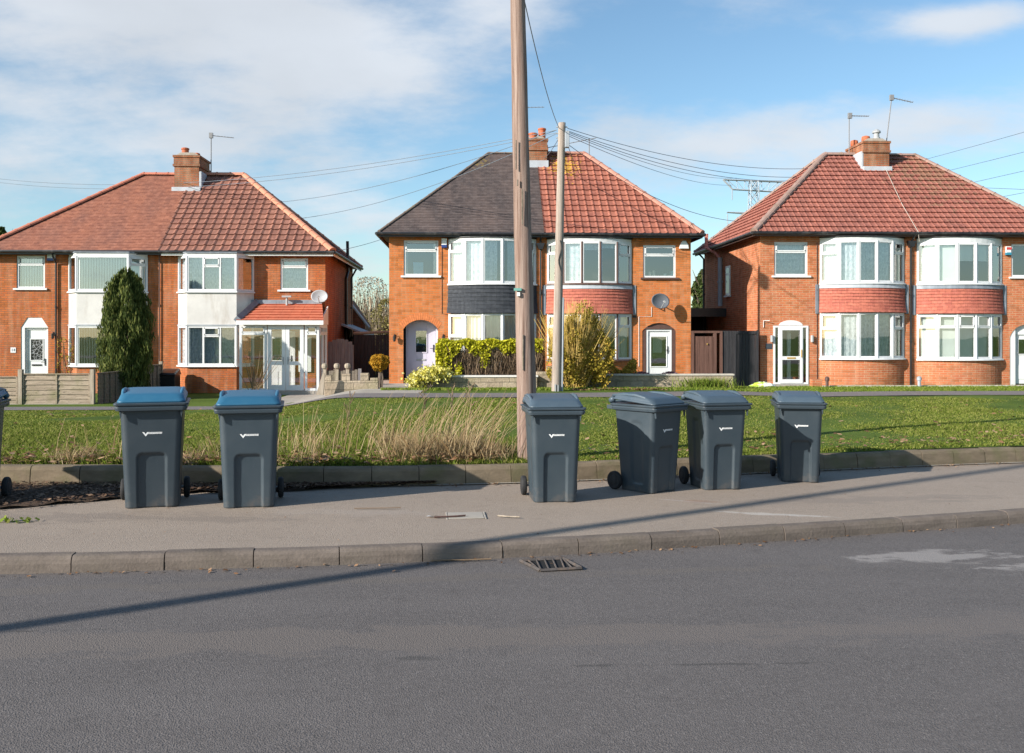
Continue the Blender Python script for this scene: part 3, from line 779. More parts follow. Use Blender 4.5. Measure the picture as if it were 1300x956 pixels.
def text(body, size, mt, parent, loc, rot, name='number', extrude=.002):
    cu = bpy.data.curves.new(name, 'FONT'); cu.body = body; cu.size = size; cu.extrude = extrude; cu.align_x = 'CENTER'; cu.align_y = 'CENTER'
    tmp = bpy.data.objects.new('tmp', cu); C.objects.link(tmp); bpy.context.view_layer.update()
    me = bpy.data.meshes.new_from_object(tmp.evaluated_get(bpy.context.evaluated_depsgraph_get())); bpy.data.objects.remove(tmp)
    me.materials.clear(); me.materials.append(mt)
    o = bpy.data.objects.new(name, me); C.objects.link(o); o.parent = parent; o.location = loc; o.rotation_euler = rot; return o
def house(name, px0, D, zg, label):
    X0 = pt(px0, 400, D).x; h = empty(name, (X0, D, zg), label, 'house')
    def L(px, py, dy=0.0): p = pt(px, py, D + dy); return p.x - X0, p.z - zg
    return h, L
def boxwin(L, a, b, t, bt, dy=0.0):   # pixel box -> x0,x1,z0,z1
    x0, z1 = L(a, t, dy); x1, z0 = L(b, bt, dy); return x0, x1, z0, z1

tile_plain1 = tile_mat('plain_tile_red', (.36, .145, .09), (.25, .095, .062), .165, .1, off=.5, samt=.6, joint=.002, stain=(.15, .08, .07))
tile_pan1 = tile_mat('pantile_red', (.30, .135, .095), (.22, .095, .07), .3, .345, samt=.5)
tile_dark = tile_mat('plain_tile_dark', (.105, .082, .078), (.06, .048, .048), .165, .1, off=.5, samt=.5, joint=.002, stain=(.2, .14, .12), lich=((-2.1, 7.9, .6), (.3, .22, .06), .5, 9.0))
# ------------------------------------------------------------------ HOUSE 1 (left)
h1, L1 = house('semi_detached_house', 205, 33.0, -.27, 'brick semi with white rendered bays and a glazed white front porch')
ze = L1(300, 320)[1]; zr = ze + 3.25
xl = L1(-12, 400)[0]; xr = L1(413, 400)[0]
rx0 = L1(182, 300, 3.75)[0]; rx1 = L1(310, 300, 3.75)[0]; pm = L1(243, 300, 3.75)[0]
w_a = boxwin(L1, 21, 57, 324.5, 366); w_b = boxwin(L1, 356, 391, 328, 368)
dr = boxwin(L1, 26.5, 61, 403, 497)
bL = boxwin(L1, 88, 187, 323, 463); bR = boxwin(L1, 227, 322, 326, 463)
pdoor = boxwin(L1, 335, 375, 412, 497)
zz = [L1(200, y)[1] for y in (463, 414, 370, 326.5)]
holes = [w_a, w_b, (dr[0], dr[1], 0.0, dr[3] - .0, 1.2)] + [(b_[0] + .12, b_[1] - .12, zz[0], zz[1]) for b_ in (bL, bR)] + [(b_[0] + .12, b_[1] - .12, zz[2], zz[3]) for b_ in (bL, bR)]
house_shell(h1, xl, xr, 0, brick1, ze, zr, rx0, rx1, holes, fascia=black)
# pale fascia on the right-hand house
MB().box(.1, xr + OV + .03, -OV - .03, -OV - .021, ze - .15, ze - .02).build('fascia_board', whitep, h1)
MB().box(xr + OV + .021, xr + OV + .03, -OV - .03, WD + OV, ze - .15, ze - .02).build('fascia_board', whitep, h1)
roof_half(h1, -1, xl - OV, 0.0, ze, zr, rx0, tile_plain1, .165, .1, 0, .012, 'pan', ridge1, pm, label='pinkish plain-tiled left roof half')
roof_half(h1, 1, xr + OV, 0.0, ze, zr, rx1, tile_pan1, .3, .345, .022, .045, 'roll', ridge1b, pm, .13, label='brown-red interlocking-tiled right roof half')
cw = L1(224, 200, 3.2); c1 = L1(255, 200, 3.2)
ch = chimney(h1, cw[0], c1[0], 2.95, 4.3, zr - 1.0, L1(240, 197, 2.95)[1], [(cw[0] + .33, 3.2, .13, .2, 'pot'), (cw[0] + .6, 3.75, .13, .12, 'dome')])
MB().box(cw[0] - .06, c1[0] + .1, 2.80, 2.945, zr - .95, zr - .58).box(c1[0] + .004, c1[0] + .1, 2.95, 3.9, zr - .6, zr + .03).build('flashing', leadw, ch, bevel=.02)
def simplewin(hs, w, fm, cur=None, cm=None, tr=.72, sm_=None, cname='curtain', lights=(), fw=.06, y=.06, label=None):
    a = Win().flat(w[0] + .002, w[1] - .002, w[2], w[3], y=y, lights=list(lights), tr=tr, curtain=cur, fw=fw)
    a.sill.box(w[0] - .09, w[1] + .09, -.07, .08, w[2] - .06, w[2]); return a.build(hs, fm, cm, sm_, cname=cname, label=label)
simplewin(h1, w_a, white, [('vert', 0, 1)], blindw, cname='blind'); simplewin(h1, w_b, white, [('net', 0, 1)], netm)
zc1 = ze - .10
lo = dict(f=[{}, dict(c=[('vertopen', 0, 1)]), dict(t=.75, c=[('vertopen', 0, 1)])], cm=blindw, cn='blind')
up = dict(f=[{}, dict(c=[('vert', 0, 1)]), dict(t=.75, c=[('vert', 0, 1)])], cm=blindw, cn='blind')
bay(h1, bL[0], bL[1], .5, 'cant', zz, brick1, render_w, 'render_panel', None, white, lo, up, zc1, mid='flat', cantw=.45)
up = dict(f=[dict(c='net'), dict(l=[.33, .67], t=[None, .7, None], c=[('net', 0, 1)]), dict(c=[('net', 0, .5)])], cm=netm)
lo = dict(f=[dict(c='net'), dict(l=[.33, .67], t=[None, .74, None], c=[('net', 0, 1)]), dict(c=[('net', 0, .5)])], cm=netm)
bay(h1, bR[0], bR[1], .55, 'cant', zz, brick1, render_w, 'render_panel', 'cream rendered panel with a cracked edge', white, lo, up, zc1, mid='flat', cantw=.45)

def door(hs, w, y, m, panel=None, gl=None, glm=None, name='door', handle='r', hm=black, letter=None, lm=black, label=None, fr=.06, frm=None, panels=True):
    x0, x1, z0, z1 = w
    f = MB(); f.box(x0, x0 + fr, y - .04, y + .06, z0, z1).box(x1 - fr, x1, y - .04, y + .06, z0, z1).box(x0 + fr, x1 - fr, y - .04, y + .06, z1 - fr, z1); f.build('door_frame', frm or m, hs)
    a, b = x0 + fr + .004, x1 - fr - .004; g = MB()
    if gl:
        ga, gb, gc, gd = gl
        g.box(a, ga, y, y + .045, z0, z1 - fr - .004).box(gb, b, y, y + .045, z0, z1 - fr - .004).box(ga, gb, y, y + .045, z0, gc).box(ga, gb, y, y + .045, gd, z1 - fr - .004)
        for q in ((ga - .03, ga, gc - .03, gd + .03), (gb, gb + .03, gc - .03, gd + .03), (ga, gb, gc - .03, gc), (ga, gb, gd, gd + .03)): g.box(q[0], q[1], y - .02, y - .0015, q[2], q[3])
    else: g.box(a, b, y, y + .045, z0, z1 - fr)
    if panels:
        mid = (a + b) / 2
        for (p, q) in ((a + .1, mid - .04), (mid + .04, b - .1)): g.box(p, q, y - .012, y - .001, z0 + .15, z0 + .62)
    d = g.build(name, m, hs, bevel=.006, label=label)
    if gl: MB().box(gl[0], gl[1], y + .012, y + .02, gl[2], gl[3]).build('glass', glm or glass, d)
    hx = b - .06 if handle == 'r' else a + .06
    hd = MB(); hd.box(hx - .02, hx + .02, y - .02, y - .001, z0 + .92, z0 + 1.16).tube([(hx, y - .02, z0 + 1.04), (hx, y - .06, z0 + 1.04), (hx - .12, y - .06, z0 + 1.04)], .01, 6); hd.build('handle', hm, d)
    if letter: MB().box(letter[0], letter[1], y - .022, y - .001, letter[2], letter[2] + .055).build('letterbox', lm, d, bevel=.004)
    return d
# front door with shouldered head
x0, x1, z1 = dr[0], dr[1], dr[3]; cxm = (x0 + x1) / 2
s_ = .22
for (a, b) in ((x0, x0 + s_), (x1, x1 - s_)): MB().prism([(a, z1 - .34), (a, z1), (b, z1)] if a < b else [(a, z1), (a, z1 - .34), (b, z1)], -.001, .12).build('door_shoulder', brick1, h1)
zt = L1(40, 416)[1]; dh = MB().box(x0, x1, .02, .1, zt, z1).build('door_head', white, h1)
gq = boxwin(L1, 40, 55, 431, 457, .15)
door(h1, (x0 + .12, x1 - .02, .0, zt), .12, white, gl=(gq[0], gq[1], gq[2], gq[3]), glm=leadglass, letter=(gq[0] + .03, gq[1] - .04, gq[2] - .2), label='white door with a leaded glass light')
MB().box(x0, x0 + .12, .02, .22, 0, zt).build('door_jamb', white, h1)
p = L1(17, 444.5); pl = MB().box(p[0] - .09, p[0] + .09, -.015, -.001, p[1] - .09, p[1] + .09).build('number_plate', white, h1, bevel=.004)
text('14', .14, plain('number_blue', (.04, .06, .12), .5), pl, (p[0], -.018, p[1]), (rad(90), 0, 0))
a = L1(66, 325); alarm(h1, a[0], a[1] - .02, .26, .24)
a = L1(72, 330); downpipe(h1, [(a[0], -.35, ze - .08), (a[0], -.3, ze - .2), (a[0], -.06, ze - .4), (a[0], -.06, -.1)])
a = L1(203, 330); downpipe(h1, [(a[0], -.05, ze - .1), (a[0], -.05, -.1)], brownf, .02)
a = L1(62, 424); walllamp(h1, a[0] + .18, a[1])
downpipe(h1, [(xr + .08, 5.2, ze + .9), (xr + .1, 5.2, ze - .3), (xr + .07, 4.9, ze - .6), (xr + .07, 4.9, 1.0)], black, .06, 'soil_pipe')
downpipe(h1, [(xr + .3, 6.6, ze - .05), (xr + .07, 6.5, ze - .5), (xr + .07, 6.5, .6)], black, .04)
# rear extension gable beyond the side wall
ex = MB(); exx = L1(466, 400, 9.0)[0]; exa = xr - 1.2; zx = L1(466, 398, 8.6)[1]; zp = L1(448, 380, 8.6)[1]
ex.prism([(exa, -.6), (exx, -.6), (exx, zx - .5), (exa + .9, zp)] + [(exa, zp)], 8.2, 10.5); ex.build('rear_extension', brickd, h1)
v = MB(); v.bar((exa + .7, 8.1, 0), (1, 0), (0, -1), 0, .001, 0, .001, 0, .001)
bg = MB(); P0 = Vector((exa + .8, 8.05, zp + .12)); P1 = Vector((exx + .2, 8.05, zx - .62)); bg.tube([P0, P1], .06, 4); bg.build('bargeboard', whitep, h1)
# lean-to shelter at the side
lt = MB(); za, zb_ = L1(432, 411, 4)[1], L1(463, 423, 4)[1]; xx1 = L1(463, 420, 4)[0]
lt.hexa([(xr, 4.0, za - .07), (xx1, 4.0, zb_ - .07), (xx1, 7.4, zb_ - .07), (xr, 7.4, za - .07), (xr, 4.0, za), (xx1, 4.0, zb_), (xx1, 7.4, zb_), (xr, 7.4, za)]); l_ = lt.build('lean_to_roof', leadw, h1)
MB().box(xx1 - .08, xx1, 4.05, 7.3, -.3, zb_ - .08).box(xr + .02, xx1 - .09, 7.2, 7.3, -.3, zb_ - .09).build('lean_to_wall', blackwood, l_)

# porch
DP = -1.5
q = lambda px, py, dy=DP: L1(px, py, dy)
px0, px1 = q(304, 400)[0], q(405, 400)[0]; ztop = q(350, 410)[1]; xs_ = [q(v_, 400)[0] for v_ in (339, 387)]
po = MB(); po.box(px0 - .02, px1 + .05, DP - .05, -.001, -.35, .12); pobj = po.build('porch', concrete, h1, bevel=.01)
Hh = ztop - .05
for pa_, pb_, li_ in (((px0, DP), (xs_[0], DP), []), ((xs_[1], DP), (px1, DP), []), ((px1, DP), (px1 + .02, -.03), [.5])):
    w = Win(); w.facet(pa_, pb_, .13, Hh, li_, fw=.08, tr=[.86] * (len(li_) + 1)); w.build(h1, white, name='porch_window')
dd = MB(); mid = (xs_[0] + xs_[1]) / 2; gg = MB(); hh = MB()
for a, b in ((xs_[0] + .03, mid - .004), (mid + .004, xs_[1] - .03)):
    y0, y1 = DP - .045, DP + .02
    dd.box(a, a + .12, y0, y1, .14, Hh - .02).box(b - .12, b, y0, y1, .14, Hh - .02)
    for z0_, z1_ in ((.14, .32), (.98, 1.1), (Hh - .16, Hh - .02)): dd.box(a + .12, b - .12, y0, y1, z0_, z1_)
    gg.add([(a + .12, DP - .01, .32), (b - .12, DP - .01, .32), (b - .12, DP - .01, Hh - .16), (a + .12, DP - .01, Hh - .16)], [(0, 1, 2, 3)])
hh.box(mid - .09, mid - .06, DP - .07, DP - .046, 1.0, 1.25).box(mid + .06, mid + .09, DP - .07, DP - .046, 1.0, 1.25).tube([(mid - .075, DP - .07, 1.15), (mid - .075, DP - .1, 1.15), (mid - .2, DP - .1, 1.15)], .012, 6).tube([(mid + .075, DP - .07, 1.15), (mid + .075, DP - .1, 1.15), (mid + .2, DP - .1, 1.15)], .012, 6)
do = dd.build('porch_door', white, h1, bevel=.004); gg.build('pane', glass, do); hh.build('handle', metal, do)
zlow, zhi = q(350, 407)[1], L1(370, 386)[1]
xa, xb = px0 - .05, px1 + .18; xta, xtb = L1(326, 383)[0], L1(409, 383)[0]
rf = slope('porch_roof', h1, tile_mat('porch_tile', (.56, .17, .09), (.50, .14, .08), .33, .28, samt=.15, joint=.003), [(xa, DP - .2, zlow), (xb, DP - .2, zlow), (xtb, -.01, zhi), (xta, -.01, zhi)], .33, .28, 0, .03)
MB().box(xa, xb, DP - .24, DP - .2, zlow - .14, zlow + .0).build('porch_gutter', whitep, rf)
MB().prism([(DP - .2, zlow - .12), (-.02, zlow - .12), (-.02, zhi - .08), (DP - .2, zlow - .07)], xb - .14, xb - .1, 'x').build('porch_gable', whitep, rf)
MB().box(xta - .3, xtb, -.10, -.002, zhi + .0, zhi + .14).build('flashing', lead, rf)
fl = MB(); fl.tube([(xa + .03, DP - .2, zlow + .03), (xta, -.03, zhi + .06)], .13, 4); fl.build('valley_lead', lead, rf)
MB().box(px0, px1 + .02, DP + .02, -.02, Hh + .0, Hh + .04).build('porch_ceiling', whitep, rf)
MB().box(px0 + .08, px1 - .02, -1.2, -1.1, .12, .13).build('porch_mat', fencedark, h1)
pv = MB(); a = L1(366, 378); pv.tube([(a[0], -.25, zhi - .05), (a[0], -.25, zhi + .22)], .04, 8).box(a[0] - .16, a[0] + .16, -.33, -.17, zhi + .22, zhi + .28); pv.build('roof_vent', metal, rf)
# inner front door seen through the porch
door(h1, (pdoor[0], pdoor[1], .1, 2.1), -.05, white, gl=(pdoor[0] + .3, pdoor[1] - .3, 1.1, 1.85), letter=None)
MB().box(pdoor[1] + .12, pdoor[1] + .55, -.07, -.005, .7, 1.9).build('hall_window', blindm, h1)

# ------------------------------------------------------------------ HOUSE 2 (middle)
h2, L2 = house('semi_detached_house', 690, 30.8, .12, 'bright orange brick semi with half its roof dark, half red')
ze = L2(690, 297.5)[1]; zr = L2(690, 196, 3.75)[1]
xl = L2(494, 400)[0]; xr = L2(877, 400)[0]; rx0 = L2(620, 300, 3.75)[0]; rx1 = L2(742, 300, 3.75)[0]; pm = L2(681, 300, 3.75)[0]
tile_red2 = tile_mat('pantile_bright_red', (.36, .13, .085), (.26, .09, .062), .25, .34, samt=.35, stain=(.22, .09, .075), lich=((.95, 7.65, .95), (.55, .34, .03), .75, 9.0))
slate = tile_mat('slate_black', (.04, .045, .055), (.028, .032, .04), .2, .105, off=.5, samt=.3, stain=(.09, .095, .11), joint=.003)
tile_hang = tile_mat('tile_hanging_red', (.48, .15, .10), (.38, .11, .08), .165, .105, off=.5, samt=.3, joint=.003, stain=(.36, .1, .08))
w_a = boxwin(L2, 512.5, 556.5, 305, 350); w_b = boxwin(L2, 816.6, 858, 311, 352.5)
dL = boxwin(L2, 512, 556, 406, 487); dR = boxwin(L2, 815.5, 858, 410, 487)
bL = boxwin(L2, 570, 680, 303, 459); bR = boxwin(L2, 695, 801, 308, 456)
zL = [L2(600, y)[1] for y in (462, 398.5, 360, 305)]; zR = [L2(750, y)[1] for y in (456, 399, 360, 308.5)]
holes = [w_a, w_b, (dL[0], dL[1], 0.0, dL[3], .55), (dR[0], dR[1], 0.0, dR[3], .5)]
for b_, z_ in ((bL, zL), (bR, zR)):
    holes += [(b_[0] + .12, b_[1] - .12, z_[0], z_[1]), (b_[0] + .12, b_[1] - .12, z_[2], z_[3])]
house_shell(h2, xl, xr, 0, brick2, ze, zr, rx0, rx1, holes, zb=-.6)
roof_half(h2, -1, xl - OV, 0.0, ze, zr, rx0, tile_dark, .165, .1, 0, .012, 'pan', ridged, pm, .06, label='dark brown plain-tiled left roof half')
roof_half(h2, 1, xr + OV, 0.0, ze, zr, rx1, tile_red2, .25, .34, .018, .045, 'roll', ridge2, pm, .11, label='red pantiled right roof half')
cw = L2(671, 200, 3.2)[0]; c1 = L2(694, 200, 3.2)[0]
ch = chimney(h2, cw - .1, c1, 3.1, 4.4, zr - .8, L2(681, 176, 3.1)[1], [(cw + .17, 3.3, .15, .12, 'pot'), (cw + .5, 3.4, .13, .32, 'pot')], brickd)
MB().box(cw - .16, c1 + .06, 2.98, 3.095, zr - .78, zr - .36).build('flashing', leadw, ch, bevel=.02)
simplewin(h2, w_a, white, [('drape', .0, .12), ('drape', .84, 1)], cream, tr=.7)
MB().box(w_a[0] + .3, w_a[0] + .62, .2, .32, w_a[2] + .05, w_a[2] + .45).build('window_ornament', plain('pale_blue_card', (.25, .5, .65), .6, .3, .1, 12), h2)
simplewin(h2, w_b, white, [('roller', 0, 1, .93)], blindm, tr=.68, sm_=brownf, cname='blind')
it = MB()
for i, (dx, r_, h_) in enumerate(((.25, .06, .14), (.38, .05, .18), (.75, .06, .08), (1.0 - .02, .07, .16))): it.lathe([(r_ * .8, w_b[2] + .06), (r_, w_b[2] + .06 + h_)], (w_b[0] + dx, .17, 0), 10)
it.build('sill_ornaments', mat('ornaments', lambda b, out: pbsdf(b, out, b.ramp(b.n('ShaderNodeNewGeometry').outputs['Random Per Island'], [(0, (.1, .5, .55)), (.4, (.6, .45, .1)), (.7, (.7, .7, .65)), (1, (.05, .45, .6))]), .5)), h2)
fL = [dict(t=.72, c='drape'), dict(c='net'), dict(c=[('net', .0, .75)]), dict(c=[('drape', .3, 1)]), dict(t=.72, c='drape')]
bay(h2, bL[0], bL[1], .55, 'bow', zL, brick2, slate, 'slate_panel', 'black slate hung panel between the windows', white, dict(f=[dict(t=.55, c='drape'), dict(c='drape'), dict(c='net'), dict(c='drape'), dict(t=.55, c='drape')], cm=cream), dict(f=fL, cm=netm), ze - .17)
fR = [dict(t=.72), dict(c=[('net', .1, .9)]), dict(c=[('roller', 0, 1, .8)]), dict(c=[('roller', 0, 1, .85)]), dict(t=.68)]
bay(h2, bR[0], bR[1], .5, 'bow', zR, brick2, tile_hang, 'tile_panel', 'red tile hung panel between the windows', white, dict(f=[dict(t=.72), {}, {}, {}, dict(t=.72, c=[('drape', .3, .9)])], cm=cream, sm=brownf, pm=brownf), dict(f=fR, cm=netm, sm=brownf, pm=brownf), ze - .17, sheetm=leadw)

def arch(hs, w, rise, m, name, y0=-.001, y1=.12, n=10, inner=None):
    x0, x1, z0, z1 = w; g = MB(); zs = z1 - rise; hw = (x1 - x0) / 2; R = (hw * hw + rise * rise) / (2 * rise); c = (x0 + x1) / 2; cz = z1 - R; a = math.asin(hw / R)
    P = [(c + R * math.sin(-a + 2 * a * i / n), cz + R * math.cos(-a + 2 * a * i / n)) for i in range(n + 1)]
    for i in range(n):
        (xa, za), (xb, zb) = P[i], P[i + 1]
        g.prism([(xa, za), (xb, zb), (xb, z1 + .0005), (xa, z1 + .0005)] if max(za, zb) < z1 - .0006 else [(xa, za), (xb, zb), (xb, z1 + .001), (xa, z1 + .001)], y0, y1)
    g.build(name, m, hs)
    return P
P = arch(h2, dL, .30, brick2, 'arch_spandrel')
vou = MB()   # soldier arch bricks over the recess
for i in range(len(P) - 1):
    for k in range(2):
        t0 = k / 2 + .04; t1 = (k + 1) / 2 - .04; A = Vector((P[i][0] + (P[i + 1][0] - P[i][0]) * t0, P[i][1] + (P[i + 1][1] - P[i][1]) * t0)); B = Vector((P[i][0] + (P[i + 1][0] - P[i][0]) * t1, P[i][1] + (P[i + 1][1] - P[i][1]) * t1))
        cc = Vector(((dL[0] + dL[1]) / 2, dL[3] - 1.1)); A2 = A + (A - cc).normalized() * .22; B2 = B + (B - cc).normalized() * .22
        vou.prism([tuple(A), tuple(B), tuple(B2), tuple(A2)], -.006, -.0005)
vou.build('brick_arch', plain('arch_brick', (.58, .19, .07), .85, .2, .2, 9), h2)
gq = boxwin(L2, 528, 541.5, 420, 447, .4)
xx = boxwin(L2, 515.5, 553.5, 406, 485, .4)
dobj = door(h2, (dL[0] + .06, dL[1] - .03, .1, dL[3] - .0), .4, lilac, gl=gq, letter=(gq[0] + .02, gq[1] - .03, gq[2] - .28), lm=metal, label='lilac door with a small dark glass light')
text('3', .16, white, h2, (gq[0] + .06, .405, (gq[2] + gq[3]) / 2), (rad(90), 0, 0))
MB().box(dL[1] - .03, dL[1] - .004, .1, .38, .1, dL[3] - .35).build('door_jamb', white, h2)
MB().box(dL[0] + .01, dL[1] - .01, .05, .54, .0, .1).build('door_step', plain('step_red', (.25, .06, .04), .7), h2)
a = L2(501, 427); walllamp(h2, a[0], a[1]); a = L2(563, 427); walllamp(h2, a[0], a[1])
P = arch(h2, (dR[0], dR[1], 0, dR[3]), .26, brick2, 'arch_spandrel')
ft = MB(); zt = L2(836, 418)[1]
ft.box(dR[0] + .005, dR[0] + .13, .02, .14, 0, zt).box(dR[1] - .13, dR[1] - .005, .02, .14, 0, zt).box(dR[0] + .004, dR[1] - .004, .0, .16, zt, zt + .07).box(dR[0] + .1, dR[1] - .1, .06, .12, zt + .07, dR[3] - .02); ft.build('brown_door_surround', brownf, h2)
door(h2, (dR[0] + .135, dR[1] - .135, .05, zt - .003), .07, white, gl=(dR[0] + .3, dR[1] - .3, .55, zt - .25), panels=False, label='white framed storm door')
MB().box(dR[0] + .15, dR[1] - .15, .3, .36, .1, zt).build('inner_door', brownf, h2)
MB().box(dR[0] + .4, dR[1] - .4, .285, .298, 1.0, 1.6).build('inner_letterbox', whitep, h2)
a = L2(564, 308); alarm(h2, a[0], a[1], .17, .28, white); a = L2(868, 311); alarm(h2, a[0], a[1], .16, .26, white, tri=True)
a = L2(686, 310); downpipe(h2, [(a[0], -.36, ze - .06), (a[0], -.1, ze - .22), (a[0], -.07, ze - .4), (a[0], -.07, -.1)])
MB().prism([(a[0] - .13, ze - .3), (a[0] + .13, ze - .3), (a[0] + .06, ze - .5), (a[0] - .06, ze - .5)], -.2, -.002).build('hopper', black, h2)
cb = MB(); a = L2(827, 390); b_ = L2(827, 402); c_ = L2(811, 402); d_ = L2(811, 465)
cb.tube([(a[0], -.012, a[1]), (b_[0], -.012, b_[1]), (c_[0], -.012, c_[1]), (d_[0], -.012, d_[1])], .010, 5); cb.build('cable', whitep, h2)
cb = MB(); a = L2(561, 314); b_ = L2(561, 398); cb.tube([(a[0], -.012, a[1]), (b_[0], -.012, b_[1]), (b_[0] + .2, -.012, b_[1] - .04)], .008, 5); cb.build('cable', brownf, h2)
MB().box(L2(803, 0)[0], L2(803, 0)[0] + .12, -.04, -.002, 2.15, 2.22).build('wall_vent', black, h2)

# ------------------------------------------------------------------ HOUSE 3 (right)
h3, L3 = house('semi_detached_house', 1155, 30.8, .02, 'pinkish brick semi with a red tiled roof and two bowed bays behind grass')
ze = L3(1100, 296.5)[1]; zr = L3(1100, 198, 3.75)[1]
xl = L3(965, 400)[0]; xr = -xl * .99; rx0 = L3(1047, 300, 3.75)[0]; rx1 = L3(1162, 300, 3.75)[0]; pm = L3(1107, 300, 3.75)[0]
tile_red3 = tile_mat('roman_tile_red', (.34, .125, .09), (.25, .088, .066), .2, .31, samt=.45, stain=(.16, .075, .065), lich=((2.0, 7.6, 2.6), (.2, .15, .085), .45, 4.0))
w_a = boxwin(L3, 983, 1025.5, 307, 350); w_b = boxwin(L3, 1284, 1326, 310, 351.5)
dL = boxwin(L3, 981.5, 1026, 407, 491); dR = boxwin(L3, 1282, 1325, 412, 490)
bL = boxwin(L3, 1041, 1147, 304, 456); bR = boxwin(L3, 1164, 1271, 308, 456)
zL = [L3(1090, y)[1] for y in (454, 397.5, 359, 307)]; zR = [L3(1210, y)[1] for y in (455, 399, 360, 310)]
zt = L3(1000, 413.5)[1]
holes = [w_a, w_b, (dL[0], dL[1], .0, zt, .6), (dR[0], dR[1], 0.0, dR[3], .6)]
for b_, z_ in ((bL, zL), (bR, zR)):
    holes += [(b_[0] + .12, b_[1] - .12, z_[0], z_[1]), (b_[0] + .12, b_[1] - .12, z_[2], z_[3])]
house_shell(h3, xl, xr, 0, brick3, ze, zr, rx0, rx1, holes, fascia=brownf)
roof_half(h3, -1, xl - OV, 0.0, ze, zr, rx0, tile_red3, .2, .31, .012, .05, 'roll', ridge3, pm, .12, label='even red left roof half')
roof_half(h3, 1, xr + OV, 0.0, ze, zr, rx1, tile_red3, .2, .31, .012, .05, 'roll', ridge3, pm, .1, label='mossy red right roof half')
cw = L3(1093, 200, 3.2)[0]; c1 = L3(1125, 200, 3.2)[0]
ch = chimney(h3, cw, c1, 2.95, 4.5, zr - 1.0, L3(1105, 179, 2.95)[1], [(cw + .12, 4.1, .14, .15, 'dome'), (cw + .22, 3.3, .15, .14, 'dome'), (cw + .62, 3.3, .1, .3, 'cowl')], brickd)
MB().box(cw - .06, c1 + .06, 2.8, 2.945, zr - .9, zr - .55).box(cw - .1, cw - .003, 2.95, 3.9, zr - .7, zr + .02).build('flashing', leadw, ch, bevel=.02)
simplewin(h3, w_a, white, [('net', 0, 1)], netm, tr=.70); simplewin(h3, w_b, white, None, None, tr=None)
nt = dict(c='net')
bay(h3, bL[0], bL[1], .5, 'bow', zL, brick3, tile_hang, 'tile_panel', None, white, dict(f=[dict(t=.65, c='net'), nt, nt, nt, dict(t=.65)], cm=netm), dict(f=[dict(t=.7, c='net'), nt, nt, nt, dict(t=.7)], cm=netm), ze - .17, sheetm=leadw)
bay(h3, bR[0], bR[1], .5, 'bow', zR, brick3, tile_hang, 'tile_panel', None, white, dict(f=[dict(t=.7, c=[('roller', 0, 1, .02)])] + [dict(t=.7, c=[('roller', 0, 1, .02)])] * 3 + [dict(t=.7)], cm=blindm, cn='blind', pm=white), dict(f=[dict(c=[('roller', 0, 1, .0)]), dict(c=[('roller', 0, 1, .0)]), dict(c=[('roller', 0, 1, .55)]), dict(c=[('roller', 0, 1, .55)]), {}], cm=blindw, cn='blind'), ze - .17, sheetm=lead)
# left door: full glazed storm door with sidelights and a white fan panel
w = Win(); x0, x1 = dL[0] + .003, dL[1] - .003
w.facet((x0, .0), (x1, .0), .06, zt, [.17, .83], fw=.06); w.build(h3, white, name='door_sidelight')
k0, k1 = x0 + (x1 - x0) * .17, x0 + (x1 - x0) * .83
g = MB(); g.box(k0, k0 + .09, -.06, -.031, .1, zt - .05).box(k1 - .09, k1, -.06, -.031, .1, zt - .05)
for a, b in ((.1, .22), (.86, .98), (zt - .15, zt - .05)): g.box(k0 + .09, k1 - .09, -.06, -.031, a, b)
dd = g.build('door', white, h3, bevel=.004)
MB().box((k0 + k1) / 2 - .14, (k0 + k1) / 2 + .14, -.075, -.061, .9, .95).build('letterbox', brass, dd); MB().box(k1 - .06, k1 - .03, -.09, -.061, .95, 1.2).build('handle', brass, dd)
MB().box(k0 + .1, k1 - .45, .35, .4, .1, zt).build('inner_door', plain('inner_dark', (.05, .055, .06), .3), h3); MB().box(k1 - .4, k1 - .28, .3, .4, .1, zt).build('inner_frame', blindm, h3)
c = (x0 + x1) / 2; hw = (L3(1019, 0)[0] - L3(989, 0)[0]) / 2; rise = dL[3] - zt
pg = [(c + hw * math.cos(math.pi * i / 14), zt + .01 + rise * math.sin(math.pi * i / 14)) for i in range(15)]
MB().prism(pg, -.02, -.001).build('fan_panel', white, h3)
MB().box(x0 - .03, x1 + .03, -.3, -.001, -.2, .05).build('door_step', concrete, h3)
for px_ in (979, 1030):
    a = L3(px_, 430); MB().lathe([(.045, a[1] - .11), (.05, a[1] - .1), (.05, a[1] + .1), (.045, a[1] + .11)], (a[0] - .0, -.08, 0), 12).box(a[0] - .02, a[0] + .02, -.04, -.001, a[1] - .05, a[1] + .05).build('wall_lamp', metal, h3)
a = L3(976, 439.5); MB().box(a[0] - .11, a[0] + .11, -.018, -.001, a[1] - .09, a[1] + .09).build('number_plate', plaqued, h3, bevel=.004)
a = L3(971, 411); MB().tube([(a[0] - .05, -.02, a[1] - .12), (a[0] - .05, -.03, a[1] + .1), (a[0] + .12, -.12, a[1] + .1)], .012, 5).build('lamp_bracket', whitep, h3)
